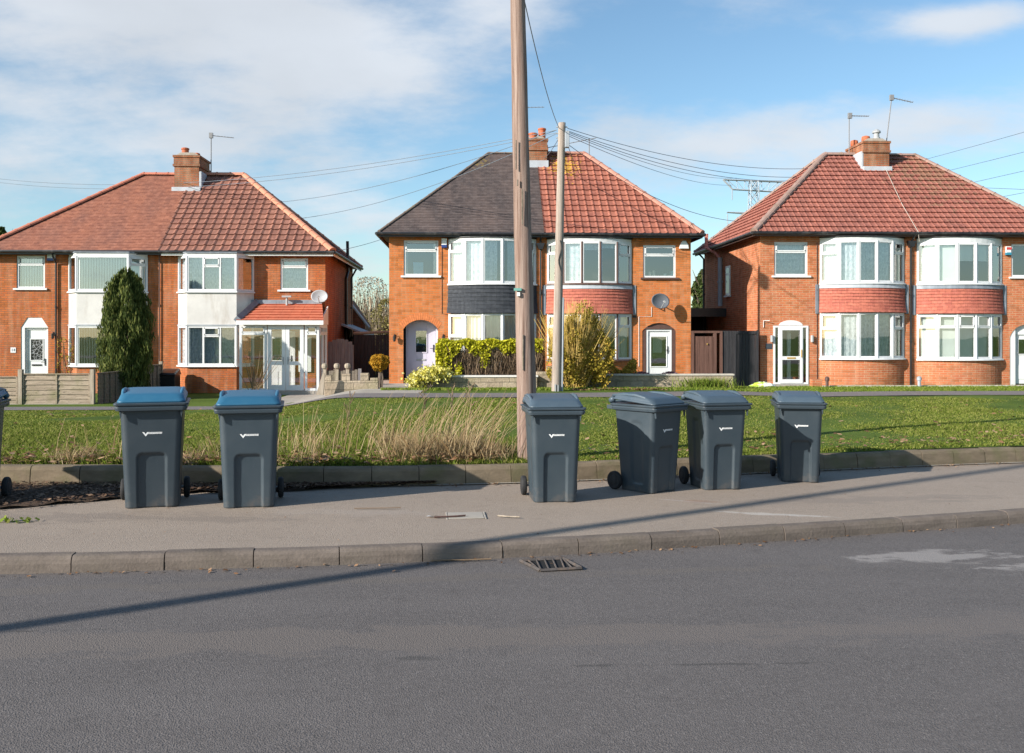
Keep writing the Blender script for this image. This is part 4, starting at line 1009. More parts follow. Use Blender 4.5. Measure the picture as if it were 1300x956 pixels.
# right door: white panelled, arched head
P = arch(h3, dR, .42, brick3, 'arch_spandrel', n=12)
gq = boxwin(L3, 1294, 1318, 424, 460, .2); MB().box(dR[0] + .005, dR[0] + .2, .02, .3, 0, dR[3] - .2).build('door_jamb', white, h3)
door(h3, (dR[0] + .19, dR[1] - .05, .05, dR[3] - .28), .15, white, gl=(dR[0] + .38, dR[1] - .35, 1.05, dR[3] - .5), handle='l', hm=whitep); MB().box(dR[0] + .19, dR[1] - .05, .12, .2, dR[3] - .28, dR[3] - .01).build('door_head', white, h3)
a = L3(1279, 318); ab = alarm(h3, a[0], a[1], .17, .26, white, (.03, .2, .3))
MB().box(a[0] - .086, a[0] + .086, -.098, -.0995, a[1] + .02, a[1] + .1).build('alarm_logo', plain('logo_red', (.5, .05, .05), .5), ab)
a = L3(1155, 310); downpipe(h3, [(a[0], -.36, ze - .06), (a[0], -.1, ze - .3), (a[0], -.07, ze - .45), (a[0], -.07, -.1)])
MB().prism([(a[0] - .13, ze - .25), (a[0] + .13, ze - .25), (a[0] + .06, ze - .45), (a[0] - .06, ze - .45)], -.2, -.002).build('hopper', black, h3)
a = L3(1037, 400); downpipe(h3, [(a[0], -.02, ze - .3), (a[0], -.02, .0)], brownf, .012, 'cable')
# cable over the roof
cbp = [L3(1124, 213, 2.9), L3(1133, 238, 2.0), L3(1146, 268, .9), L3(1165, 298, -.35)]; ys = [2.9, 1.9, .9, -.4]
rz = lambda y: ze + (y + OV) / RUN * (zr - ze) + .09
MB().tube([(c_[0], y_, rz(y_)) for c_, y_ in zip(cbp, ys)] + [(cbp[-1][0] + .03, -.4, ze - .3)], .009, 5).build('cable', coping, h3)
# low wall strip
a = L3(1044, 489, -.9); b_ = L3(1330, 489, -.9)
MB().box(a[0], b_[0], -.95, -.75, -.3, .06).build('path_edging', coping, h3)
# side wall: window, vent stack, pipes
sw = MB(); ys0, ys1 = 4.1, 4.7; zc0, zc1 = 1.9, 3.1
sy = lambda px: next(y for y in np.linspace(0, 8, 400) if pt(px, 300, 30.8 + y).x <= h3.location.x + xl or y > 7.9)
def side_y(px):
    d = ray(px, 300); X = h3.location.x + xl; return X / d.x * d.y - 30.8
y_b, y_f = side_y(922), side_y(927.5)
def side_z(py, y): return EYE + (HY - py) / FPX * (30.8 + y) / 1.0 - .02
o_ = MB(); z0_, z1_ = side_z(374, y_f), side_z(336, y_f)
o_.box(xl - .03, xl - .001, y_f, y_b, z0_, z1_); wo = o_.build('side_window', white, h3)
MB().box(xl - .034, xl - .031, y_f + .08, y_b - .08, z0_ + .08, z1_ - .35).box(xl - .034, xl - .031, y_f + .08, y_b - .08, z1_ - .28, z1_ - .08).build('pane', mat('side_glass', lambda b, out: pbsdf(b, out, (.12, .15, .17), .1, .8)), wo)
MB().box(xl - .09, xl - .001, y_f - .06, y_b + .06, z0_ - .06, z0_ - .003).build('sill', whitep, wo)
yv = side_y(917.5); ytop = side_y(899)
downpipe(h3, [(xl - .1, yv, side_z(388, yv)), (xl - .1, yv, side_z(326, yv))], greypipe, .085, 'soil_pipe')
downpipe(h3, [(xl - .1, yv, side_z(326, yv)), (xl - .25, yv + .2, side_z(318, yv)), (xl - .5, yv + .5, side_z(312, yv)), (xl - .5, yv + .5, side_z(294, yv))], pinkpipe, .075, 'vent_stack')
yd = 7.0; downpipe(h3, [(xl - .35, yd, ze - .08), (xl - .15, yd, ze - .3), (xl - .15, yd, 1.9)], black, .04)
# ------------------------------------------------------------------ dishes and aerials (bolted on, things of their own)
def dish(px, py, D, dy, r, m, label, yaw=0, base=None):
    p = pt(px, py, D + dy); t = empty('satellite_dish', p, label, 'satellite dish')
    M = Matrix.Rotation(yaw, 4, 'Z') @ Matrix.Rotation(rad(78), 4, 'X')
    g = MB(); pr = [(r * k / 8, .28 * r * (k / 8) ** 2) for k in range(1, 9)]
    pr2 = pr + [(r * 1.0, .28 * r + .015)] + [(r * k / 8, .28 * r * (k / 8) ** 2 + .02) for k in range(7, 0, -1)]
    sc = Matrix.Diagonal((1.1, .88, 1, 1))
    g.lathe(pr2, (0, 0, 0), 28, M=M @ sc); g.build('reflector', m, t, smooth=True)
    a = MB(); tip = M @ Vector((0, -r * .35, r * 1.25)); b0 = M @ Vector((0, -r * .85, .2 * r))
    a.tube([b0, tip], .014, 6); a.build('arm', metal, t)
    MB().tube([tip - Vector((0, .05, 0)), tip + Vector((0, .08, .02))], .035, 8).build('receiver', metal, t)
    MB().tube([(0, .02, 0), (0, -dy * .6, -.02), (0, -dy * .6, -.16), (0, -dy - .003, -.16)], .02, 6).build('bracket', metal, t)
dish(406, 377, 33.0, -.35, .26, dishg, 'small grey satellite dish above the porch roof corner')
dish(837, 383, 30.8, -.42, .29, dishd, 'dark satellite dish on bright orange brick above the brown arched door', yaw=rad(15))
def aerial(name_label, D, path_px, boom_px, r=.016, els=8, boom_dy=0, elvert=False):
    P = [pt(x, y, D) for x, y in path_px]; t = empty('tv_aerial', P[0], name_label, 'aerial'); o = P[0]
    MB().tube([p - o for p in P], r * 1.3, 6).build('mast', aerialm, t)
    a, b = [pt(x, y, D + boom_dy) - o for x, y in boom_px]; g = MB().tube([a, b], r, 6)
    for i in range(els):
        c = a.lerp(b, (i + .5) / els); L = .16 + .02 * (i % 3)
        d = Vector((0, 0, 1)) if elvert else Vector((.08, 1, .1)).normalized()
        g.tube([c - d * L, c + d * L], .005, 4)
    g.box(a.x - .07, a.x + .07, a.y - .05, a.y + .05, a.z - .1, a.z + .1)
    g.build('boom', aerialm, t)
aerial('thin aerial on the chimney of the house with white bays', 37.0, [(268, 226), (268, 171)], [(268, 172), (297, 175)], els=7)
aerial('aerial with a long boom beside the thin grey pole', 34.3, [(748, 204), (748, 176)], [(693, 188), (757, 175)], els=10, r=.014)
aerial('tall aerial mostly hidden behind the thick brown pole', 34.6, [(668, 180), (668, 136)], [(664, 136.5), (691, 136)], els=6, r=.012)
aerial('upright aerial left of the far-right chimney', 34.6, [(1078, 200), (1078, 148)], [(1079, 147), (1103, 147.5)], els=8)
aerial('leaning aerial right of the far-right chimney', 34.4, [(1123, 200), (1132, 124)], [(1132, 124), (1159, 130)], els=8)

# ------------------------------------------------------------------ between the houses
def boards(g, x0, x1, y, z0, z1, w=.12, th=.02, axis='x', top=None, gap=.006):
    n = max(1, int(abs(x1 - x0) / w)); st = (x1 - x0) / n
    for i in range(n):
        a, b = x0 + i * st + gap / 2, x0 + (i + 1) * st - gap / 2; c = (a + b) / 2; zt = top(c) if top else z1; o = random.uniform(-.006, .006)
        if axis == 'x': g.box(a, b, y - th + o, y + o, z0, zt)
        else: g.box(y - th + o, y + o, a, b, z0, zt)
    return g
def groundz(X, Y): return lawn_z(X, Y)
# carport
a = pt(877.5, 390, 35.0); b = pt(942, 390, 35.0)
cp = empty('carport', (a.x, 35, .02), 'black flat roofed lean-to shelter behind the brown gate', 'carport'); o = Vector((a.x, 35, .02)); wdt = b.x - a.x
ztp = pt(900, 394, 35).z - .02; zbm = pt(900, 398, 35).z - .02
MB().box(-.3, wdt, 0, 6, ztp, ztp + .08).build('roof', leadw, cp)
MB().box(-.3, wdt, -.06, -.002, zbm - .12, ztp + .08).build('fascia', black, cp); MB().box(-.3, wdt, 3.0, 3.1, 0, ztp - .002).build('rear_wall', plain('shed_black', (.016, .015, .018), .8), cp)
MB().box(wdt - .45, wdt - .37, .003, .08, 0, zbm - .13).build('post', black, cp)
g = pt(901, 384, 39); MB().hexa([(x, y, z) for x, y, z in ((-2, 6.2, ztp + .05), (wdt * .45, 6.2, ztp + .05), (wdt * .45, 9, ztp + .7), (-2, 9, ztp + .7), (-2, 6.2, ztp + .12), (wdt * .45, 6.2, ztp + .12), (wdt * .45, 9, ztp + .78), (-2, 9, ztp + .78))]).build('rear_roof', leadw, cp)
# lit lamp under it
lp = pt(928, 407.5, 34.9); t = empty('outdoor_lamp', lp, 'small lit lamp glowing under the black shelter', 'lamp')
def bulbf(b, out): b.set(out.inputs[0], b.n('ShaderNodeEmission', Color=(1, .78, .45), Strength=6.0))
MB().lathe([(.02, -.05), (.055, -.03), (.06, .02), (.03, .055)], n=12).build('bulb', mat('bulb_glow', bulbf), t); MB().tube([(0, .05, 0), (.2, .06, -.04), (.42, .08, -.12)], .02, 6).build('arm', metal, t)
# brown gate
Y = 30.6
a = pt(878, 420, Y); b = pt(917, 420, Y); zt = a.z
gt = empty('garden_gate', (a.x, Y, .15), 'brown board gate in a frame between the two brick houses', 'gate'); w_ = b.x - a.x; zt -= .15
MB().box(0, .08, -.04, .04, -.2, zt).box(w_ - .08, w_, -.04, .04, -.2, zt).box(.08, w_ - .08, -.04, .04, zt - .07, zt).box(w_ - .3, w_ - .2, -.04, .04, -.2, zt - .07).build('frame', brownwood, gt)
boards(MB(), .12, w_ - .32, 0, -.1, zt - .18).build('leaf', brownwood, gt)
MB().lathe([(.02, 0), (.03, .03), (.01, .04)], (w_ * .5, -.05, zt - .45), 8).build('latch', brass, gt)
b2 = pt(963.5, 420, Y); bl = empty('board_fence', (b.x + .005, Y, .1), 'tall black board fence against the corner of the right brick house', 'fence'); w2 = b2.x - b.x - .02
zt = pt(940, 420, Y).z - .1; boards(MB(), 0, w2, .02, -.2, zt, .1).build('board_panel', blackwood, bl)
gx = pt(932, 420, Y).x - b.x
MB().box(gx, gx + .06, -.03, -.001, -.2, zt - .02).box(w2 - .07, w2 - .003, -.03, -.001, -.2, zt + .02).box(gx + .06, w2 - .08, -.03, -.001, zt - .1, zt - .04).build('frame', blackwood, bl)
# black fence left gap
Y = 35.0; a = pt(449, 430, Y); b = pt(500, 430, Y)
bf = empty('board_fence', (a.x, Y, -.2), 'dark board fence in the gap behind the round golden bush', 'fence')
boards(MB(), 0, b.x - a.x, 0, -.3, pt(460, 425, Y).z + .2, .13, top=lambda x: pt(460, 425, Y).z + .2).build('board_panel', blackwood, bf)
MB().tube([(0, -.03, pt(449, 425, Y).z + .25), (b.x - a.x, -.03, pt(500, 421, Y).z + .2)], .05, 4).build('top_rail', postwood, bf)
# curved top grey gate beside house 1
Y = 33.6; a = pt(415, 430, Y); b = pt(449, 430, Y); zb_ = -.25
gg = empty('garden_gate', (a.x, Y, zb_), 'grey board gate with a curved top beside the glazed porch', 'gate'); w_ = b.x - a.x
zl = pt(415, 436, Y).z - zb_; zm = pt(432, 430, Y).z - zb_
boards(MB(), .05, w_ - .05, 0, .0, 1, .12, top=lambda x: zl + (zm - zl) * math.sin(math.pi * x / w_)).build('leaf', gatewood, gg)
MB().box(0, .05, -.05, .05, 0, zl).build('gate_post', gatewood, gg); MB().box(w_ - .05, w_, -.05, .05, 0, zl - .05).build('gate_post', gatewood, gg)
# low lattice fence with three knob posts
Y = 29.6; a = pt(412, 480, Y); b = pt(454, 480, Y); zb_ = lawn_z(a.x, Y); lf = empty('picket_fence', (a.x, Y, zb_), 'low weathered fence with round topped posts behind the stepped stone wall', 'fence'); w_ = b.x - a.x
zt = pt(430, 468, Y).z - zb_
boards(MB(), 0, w_, 0, 0, zt, .09, top=lambda x: zt - .07 * math.sin(math.pi * (x / w_ * 3 % 1))).build('panel', fencedark, lf)
for px_ in (412.5, 428, 441.5):
    x = pt(px_, 470, Y).x - a.x; g = MB().box(x - .05, x + .05, -.07, -.021, 0, zt - .02)
    g.lathe([(.03, zt - .02), (.09, zt + .03), (.1, zt + .09), (.08, zt + .15), (.03, zt + .17)], (x, -.045, 0), 10); g.build('post', postwood, lf)
x = w_ + .02; MB().box(x, x + .1, -.05, .05, 0, zt).build('post', gatewood, lf)
# ------------------------------------------------------------------ wooden fences, house 1
Y = 26.9; zf = lambda x: lawn_z(x, Y)
def lap_panel(parent, x0, x1, y, z0, z1, slats=6, m=fencewood, battens=3):
    g = MB(); n = slats; h = (z1 - z0) / n
    for i in range(n):
        za = z0 + i * h; o = random.uniform(0, .012)
        k = 8; xs_ = np.linspace(x0, x1, k + 1); ph = random.random() * 6
        for j in range(k):
            wv = [.012 * math.sin(ph + xx * 3) for xx in (xs_[j], xs_[j + 1])]
            g.hexa([(xs_[j], y - .035 - o, za - .02 + wv[0]), (xs_[j + 1], y - .035 - o, za - .02 + wv[1]), (xs_[j + 1], y - .02, za - .02 + wv[1]), (xs_[j], y - .02, za - .02 + wv[0]),
                    (xs_[j], y - .012, za + h + wv[0] * .5), (xs_[j + 1], y - .012, za + h + wv[1] * .5), (xs_[j + 1], y, za + h + wv[1] * .5), (xs_[j], y, za + h + wv[0] * .5)])
    o = g.build('fence_panel', m, parent); b = MB()
    for i in range(battens):
        x = x0 + (x1 - x0) * i / (battens - 1); b.box(x - .022, x + .022, y - .06, y - .04, z0, z1)
    b.box(x0, x1, y - .06, y + .01, z1 + .002, z1 + .03); b.build('batten', m, o); return o
xs_ = [pt(p, 490, Y).x for p in (-60, -5, 27, 118)]
wf = empty('lap_fence', (xs_[1], Y, zf(xs_[1])), 'low bleached lap fence along the path in front of the white arched door', 'fence'); ox = xs_[1]; z0 = zf(ox)
def zpx(py, Y=Y): return EYE + (HY - py) / FPX * Y
lap_panel(wf, xs_[0] - ox, xs_[2] - ox - .1, 0, 0.03, zpx(478) - z0); lap_panel(wf, xs_[2] - ox + .08, xs_[3] - ox - .08, 0, 0.03, zpx(474.5) - z0)
for x, py in ((xs_[2], 468), (xs_[3], 468)): MB().box(x - ox - .055, x - ox + .055, -.09, .04, -.1, zpx(py) - z0).build('post', postwood, wf)
MB().box(xs_[0] - ox, xs_[3] - ox, -.05, -.01, -.1, .025).build('gravel_board', concrete, wf)
# the run going back towards the house
pf = empty('lap_fence', (xs_[3] + .1, Y, z0), 'shaded lap fence running back from the path to the brick wall', 'fence')
P0 = Vector((xs_[3] + .1, Y + .05)); P1 = Vector((pt(205, 470, 31.8).x, 31.8)); n = 3
for i in range(n):
    a = P0.lerp(P1, i / n); b = P0.lerp(P1, (i + 1) / n); d = (b - a); L = d.length; ang = math.atan2(d.y, d.x)
    hz = zpx(474 - .0) - z0 + i * .05
    o = lap_panel(pf, 0, L - .1, 0, 0, hz, 7, fencedark, 5); o.location = (a.x - pf.location.x, a.y - pf.location.y, 0); o.rotation_euler.z = ang
    g = MB().box(-.05, .05, -.05, .05, -.1, hz + (.12 if i else .1)); o = g.build('post', postwood, pf); o.location = (b.x - pf.location.x, b.y - pf.location.y - .06, 0); o.rotation_euler.z = ang
# leaning plank & blocks
Y = 27.6
def stone_wall(label, pxs, Y, ytop, zb=None, cop=None, merlon=None, thick=.2, m=stone, end=None):
    a = pt(pxs[0], 490, Y); b = pt(pxs[1], 490, Y if end is None else end); z0 = lawn_z(a.x, Y) if zb is None else zb
    t = empty('garden_wall', (a.x, Y, z0), label, 'wall'); w_ = b.x - a.x; dY = 0 if end is None else end - Y
    h = EYE + (HY - ytop) / FPX * Y - z0
    g = MB(); 
    g.hexa([(0, 0, -.15), (w_, dY, -.15), (w_, dY + thick, -.15), (0, thick, -.15), (0, 0, h), (w_, dY, h), (w_, dY + thick, h), (0, thick, h)])
    if merlon:
        for mx, mw, mh in merlon: x = pt(mx, 480, Y).x - a.x; g.box(x, x + mw, .004, thick - .004, h + .001, h + mh)
    g.build('masonry', m, t, bevel=.012)
    if cop:
        c = MB(); e = .03; c.hexa([(-e, -e, h + .002), (w_ + e, dY - e, h + .002), (w_ + e, dY + thick + e, h + .002), (-e, thick + e, h + .002), (-e, -e, h + .055), (w_ + e, dY - e, h + .055), (w_ + e, dY + thick + e, h + .055), (-e, thick + e, h + .055)])
        c.build('coping', cop, t, bevel=.008)
    return t
stone_wall('stepped stone wall with raised blocks beside the porch', (412, 480), 27.6, 483, cop=None, merlon=[(412, .2, .16), (434, .24, .2), (457.5, .24, .22), (470, .22, .08)])
pk = empty('timber_post', (pt(407, 495, 27.3).x, 27.3, lawn_z(-4, 27)), 'short leaning split post at the porch corner', 'post')
MB().hexa([(-.12, -.05, 0), (.08, -.05, 0), (.08, .05, 0), (-.12, .05, 0), (.06, -.03, .62), (.13, -.03, .62), (.13, .03, .62), (.06, .03, .62)]).build('post', postwood, pk)
stone_wall('long low stone wall with white coping in front of the dead hedge', (537, 682), 27.6, 479, cop=plain('coping_pale', (.62, .6, .57), .8, .2, .08, 4))
stone_wall('tall end of a stone wall behind the thin grey pole', (681, 705), 27.8, 472, cop=None, merlon=[(694, .22, .16)])
stone_wall('low stone wall with a flat coping between the golden bush and black fence', (738, 931), 28.2, 477.5, cop=coping)
stone_wall('short brick stub wall beside the arched white fan door', (1031, 1044), 29.9, 482.5, m=brick3, thick=.25)
# ------------------------------------------------------------------ poles
def tapered(path, r0, r1, n=18, seg=30, lumps=.012, seed=1):
    rg = random.Random(seed); a, b = Vector(path[0]), Vector(path[1]); g = MB(); ph = [rg.random() * 6 for _ in range(6)]
    o = 0; L = (b - a).length
    for j in range(seg + 1):
        t = j / seg; c = a.lerp(b, t); r = r0 + (r1 - r0) * t
        for k in range(n):
            an = 2 * math.pi * k / n; rr = r * (1 + lumps * math.sin(3 * an + ph[0] + t * 4) + lumps * math.sin(5 * an + ph[1] - t * 9) + lumps * .8 * math.sin(t * 40 + ph[2] + an))
            g.v.append((c.x + rr * math.cos(an), c.y + rr * math.sin(an), c.z))
    for j in range(seg):
        for k in range(n): k2 = (k + 1) % n; g.f.append((j * n + k, j * n + k2, (j + 1) * n + k2, (j + 1) * n + k)); g.m.append(0)
    g.f.append(tuple(seg * n + k for k in range(n))); g.m.append(0); return g
b0 = gp(670, 583, lawn_z); Yp = b0.y; tp = pt(655.5, -90, Yp)
p1 = empty('telegraph_pole', b0, 'thick reddish brown telegraph pole on the verge near the kerb', 'pole')
rp = 13.0 / FPX * Yp
top = (tp - b0) * 1.18; tapered([(0, 0, -.1), tuple(top)], rp, rp * .62, 22, 60, .02, 3).build('shaft', polewood, p1, smooth=True)
def onpole(px, py, dy=0): q = pt(px, py, Yp - rp * .99); return q - b0
a = onpole(657.5, 367.5); MB().box(a.x - .045, a.x + .04, a.y - .014, a.y + .03, a.z - .015, a.z + .015).build('tag_plate', plain('plate_teal', (.16, .36, .31), .5), p1)
a = onpole(658.5, 373.5); tg = MB().box(a.x - .018, a.x + .014, a.y - .012, a.y + .03, a.z - .022, a.z + .022).build('number_tag', whitep, p1)
for (px_, y0, y1) in ((655, 178, 215), (657, 228, 236), (663, 240, 285), (664, 425, 470)):
    a = onpole(px_, y0); c = onpole(px_, y1); MB().tube([a + Vector((0, -.002, 0)), c + Vector((0, -.002, 0))], .008, 5).build('crack_strip', fencedark, p1)
# thin pole
Yq = 26.4; c0 = pt(706, 497, Yq); c0.z = lawn_z(c0.x, Yq); c1 = pt(713.5, 156, Yq)
p2 = empty('telegraph_pole', c0, 'thin pale grey telegraph pole carrying the wires beside the golden bush', 'pole')
tapered([(0, 0, -.1), tuple(c1 - c0)], 6.2 / FPX * Yq, 4.6 / FPX * Yq, 16, 50, .015, 8).build('shaft', polewood2, p2, smooth=True)
off = c1 - c0
a = pt(719, 168, Yq) - c0; MB().box(a.x - .05, a.x + .07, -.2 + off.y, -.02 + off.y, a.z - .45, a.z).build('junction_box', greypipe, p2, bevel=.01)
cd = [pt(714, 378, Yq) - c0, pt(712.5, 497, Yq) - c0]; MB().tube([cd[0] + Vector((.02, -.05, 0)), cd[1] + Vector((.02, -.05, 0))], .028, 8).build('conduit', greypipe, p2)
MB().box(-.06, -.02, -.2, -.13, -.05, .2).box(.02, .05, -.2, -.13, -.05, .18).build('cable_clamp', metal, p2)
wr = [pt(711 + 2 * math.sin(k * .9), 305 + k * 5, Yq - .13) - c0 for k in range(10)]; MB().tube(wr, .012, 5).build('loose_wire', black, p2)
for dz in (.12, .3, .42): MB().tube([off + Vector((-.16, 0, -dz)), off + Vector((.16, -.02, -dz))], .018, 6).build('insulator_hook', metal, p2)
TOP = c1 + Vector((0, 0, -.25))
# cables
def cable(a, b, sag, label, r=.009, n=24, group='overhead telephone wires'):
    a, b = Vector(a), Vector(b); g = MB(); P = []
    for i in range(n + 1):
        t = i / n; p = a.lerp(b, t); p.z -= sag * 4 * t * (1 - t); P.append(p - a)
    o = g.tube(P, r, 5).build('overhead_wire', MATS.get('wire') or plain('wire', (.12, .15, .19), .5)); o.location = a
    tag(o, label, 'wire', group)
TL = TOP + Vector((-.15, 0, .05)); TR = TOP + Vector((.15, 0, 0))
cable(TL, pt(-60, 219, 46), 1.0, 'upper of the paired wires crossing the sky to the left edge')
cable(TL + Vector((0, 0, -.08)), pt(-60, 223, 46), 1.05, 'lower of the paired wires crossing the sky to the left edge')
cable(TL, pt(340, 258, 36.4), .35, 'wire dropping behind the right end of the left roof ridge')
cable(TL + Vector((0, 0, -.1)), pt(368, 279, 36.2), .4, 'wire dropping lower behind the left roof hip')
cable(pt(428, 318.5, 33.3), pt(516, 291, 46), .1, 'faint wire between the left and middle roof corners')
for a, b, s, l in ((TR + Vector((0, 0, .1)), pt(1025, 214, 34.4), .35, 'highest of the wires fanning right to the red roof'), (TR + Vector((0, 0, .03)), pt(1012, 225, 34.6), .35, 'second highest of the wires fanning right to the red roof'),
                   (TR, pt(1006, 229.5, 34.8), .4, 'middle one of the wires fanning right to the red roof'), (TR + Vector((0, 0, -.05)), pt(935, 226, 60), .4, 'fourth wire down of the right fan, ending near the pylon'),
                   (TR + Vector((0, 0, -.1)), pt(930, 235, 60), .4, 'fifth wire down of the right fan, ending near the pylon'), (TOP + Vector((.1, 0, -.3)), pt(936, 281, 33.8), .45, 'steepest wire falling right to the far house gutter'),
                   (TOP + Vector((.1, 0, -.2)), pt(737, 224, 32.2), .05, 'short wire from the thin pole down to the red roof'), (TOP + Vector((-.1, 0, -.2)), pt(692, 200, 33.9), .05, 'short wire from the thin pole to the middle chimney')):
    cable(a, b, s, l)
cable(TOP + Vector((-.08, 0, .1)), pt(600, -330, 9.0), .5, 'wire climbing steeply from the thin pole to the top edge')
# pylon
PY = 250.0; pc = pt(957, 250, PY); py = empty('electricity_pylon', (pc.x, PY, 0), 'distant lattice electricity pylon between the middle and right roofs', 'pylon')
def pz(y): return EYE + (HY - y) / FPX * PY
def pxx(x): return pt(x, 300, PY).x - pc.x
g = MB(); r_ = .12
lv = [(pz(425), 3.6), (pz(380), 2.6), (pz(330), 1.9), (pz(300), 1.5), (pz(280), 1.3), (pz(268), 1.2), (pz(255), 1.15), (pz(241), 1.1), (pz(227), 1.0)]
for (z0, w0), (z1, w1) in zip(lv, lv[1:]):
    for sx, sy in ((-1, -1), (1, -1), (1, 1), (-1, 1)): g.tube([(sx * w0, sy * w0, z0), (sx * w1, sy * w1, z1)], r_, 4)
    for s in (-1, 1):
        g.tube([(-w0, s * w0, z0), (w1, s * w1, z1)], .1, 4); g.tube([(w0, s * w0, z0), (-w1, s * w1, z1)], .1, 4); g.tube([(s * w0, -w0, z0), (s * w1, w1, z1)], .1, 4)
pm_ = plain('pylon_steel', (.34, .38, .43), .6, .4)
g.build('tower', pm_, py)
def armm(xl_, xr_, zt_, zb_, xlb, xrb, dy):
    g = MB()
    for s in (-.9, .9):
        g.tube([(xl_, s * .4, zt_), (xr_, s * .4, zt_ - dy)], .17, 4); g.tube([(xlb, s * .4, zb_), (xrb, s * .4, zb_ - dy)], .17, 4)
        g.tube([(xl_, s * .4, zt_), (xlb, s * .4, zb_)], .13, 4); g.tube([(xr_, s * .4, zt_ - dy), (xrb, s * .4, zb_ - dy)], .13, 4)
    n = 7
    for i in range(n):
        t0, t1 = i / n, (i + 1) / n; A = lambda t: Vector((xlb + (xrb - xlb) * t, 0, zb_ - dy * t)); B_ = lambda t: Vector((xl_ + (xr_ - xl_) * t, 0, zt_ - dy * t))
        g.tube([A(t0), B_((t0 + t1) / 2)], .08, 4); g.tube([B_((t0 + t1) / 2), A(t1)], .08, 4)
    g.build('cross_arm', pm_, py)
armm(pxx(918), pxx(994), pz(226), pz(238.5), pxx(930), pxx(982), .55)
armm(pxx(923), pxx(991), pz(268), pz(270), pxx(950), pxx(966), .3)
for x, y0, y1 in ((929.5, 239, 252), (923.5, 270, 283), (982, 241, 253), (990, 271, 284)): MB().tube([(pxx(x), 0, pz(y0)), (pxx(x), 0, pz(y1))], .14, 5).build('insulator', pm_, py)
for (x, y), (xe, ye), l in (((982, 247), (1700, 50), 'highest power line rising right from the pylon'), ((982, 262), (1700, 88), 'second power line rising right from the pylon'), ((990, 277), (1700, 121), 'third power line rising right from the pylon'),
                            ((990, 292), (1700, 165), 'fourth power line rising right from the pylon'), ((985, 238), (1700, 262), 'lowest power line behind the right roof end')):
    cable(pt(x, y, PY), pt(xe, ye, 60), 1.0 if ye < 200 else -1, l, .03, 30, 'power lines from the pylon')

# ------------------------------------------------------------------ wheelie bins
def rrect(w, d, r, n=5, y0=0.0):
    P = []
    for cx, cy, a0 in ((w / 2 - r, d / 2 - r, 0), (-w / 2 + r, d / 2 - r, 90), (-w / 2 + r, -d / 2 + r, 180), (w / 2 - r, -d / 2 + r, 270)):
        for k in range(n + 1): a = rad(a0 + 90 * k / n); P.append((cx + r * math.cos(a), cy + r * math.sin(a) + y0))
    return P
def loft(g, rings, cap=True, mi=0):
    o = len(g.v); n = len(rings[0][0])
    for P, z in rings:
        for i, (x, y) in enumerate(P): g.v.append((x, y, z(x, y) if callable(z) else z))
    for j in range(len(rings) - 1):
        for i in range(n): k = (i + 1) % n; g.f.append((o + j * n + i, o + j * n + k, o + (j + 1) * n + k, o + (j + 1) * n + i)); g.m.append(mi)
    if cap: g.f.append(tuple(o + i for i in range(n))[::-1]); g.m.append(mi); e = o + (len(rings) - 1) * n; g.f.append(tuple(e + i for i in range(n))); g.m.append(mi)
BW0, BD0, BW1, BD1, HB = .45, .47, .525, .60, .90
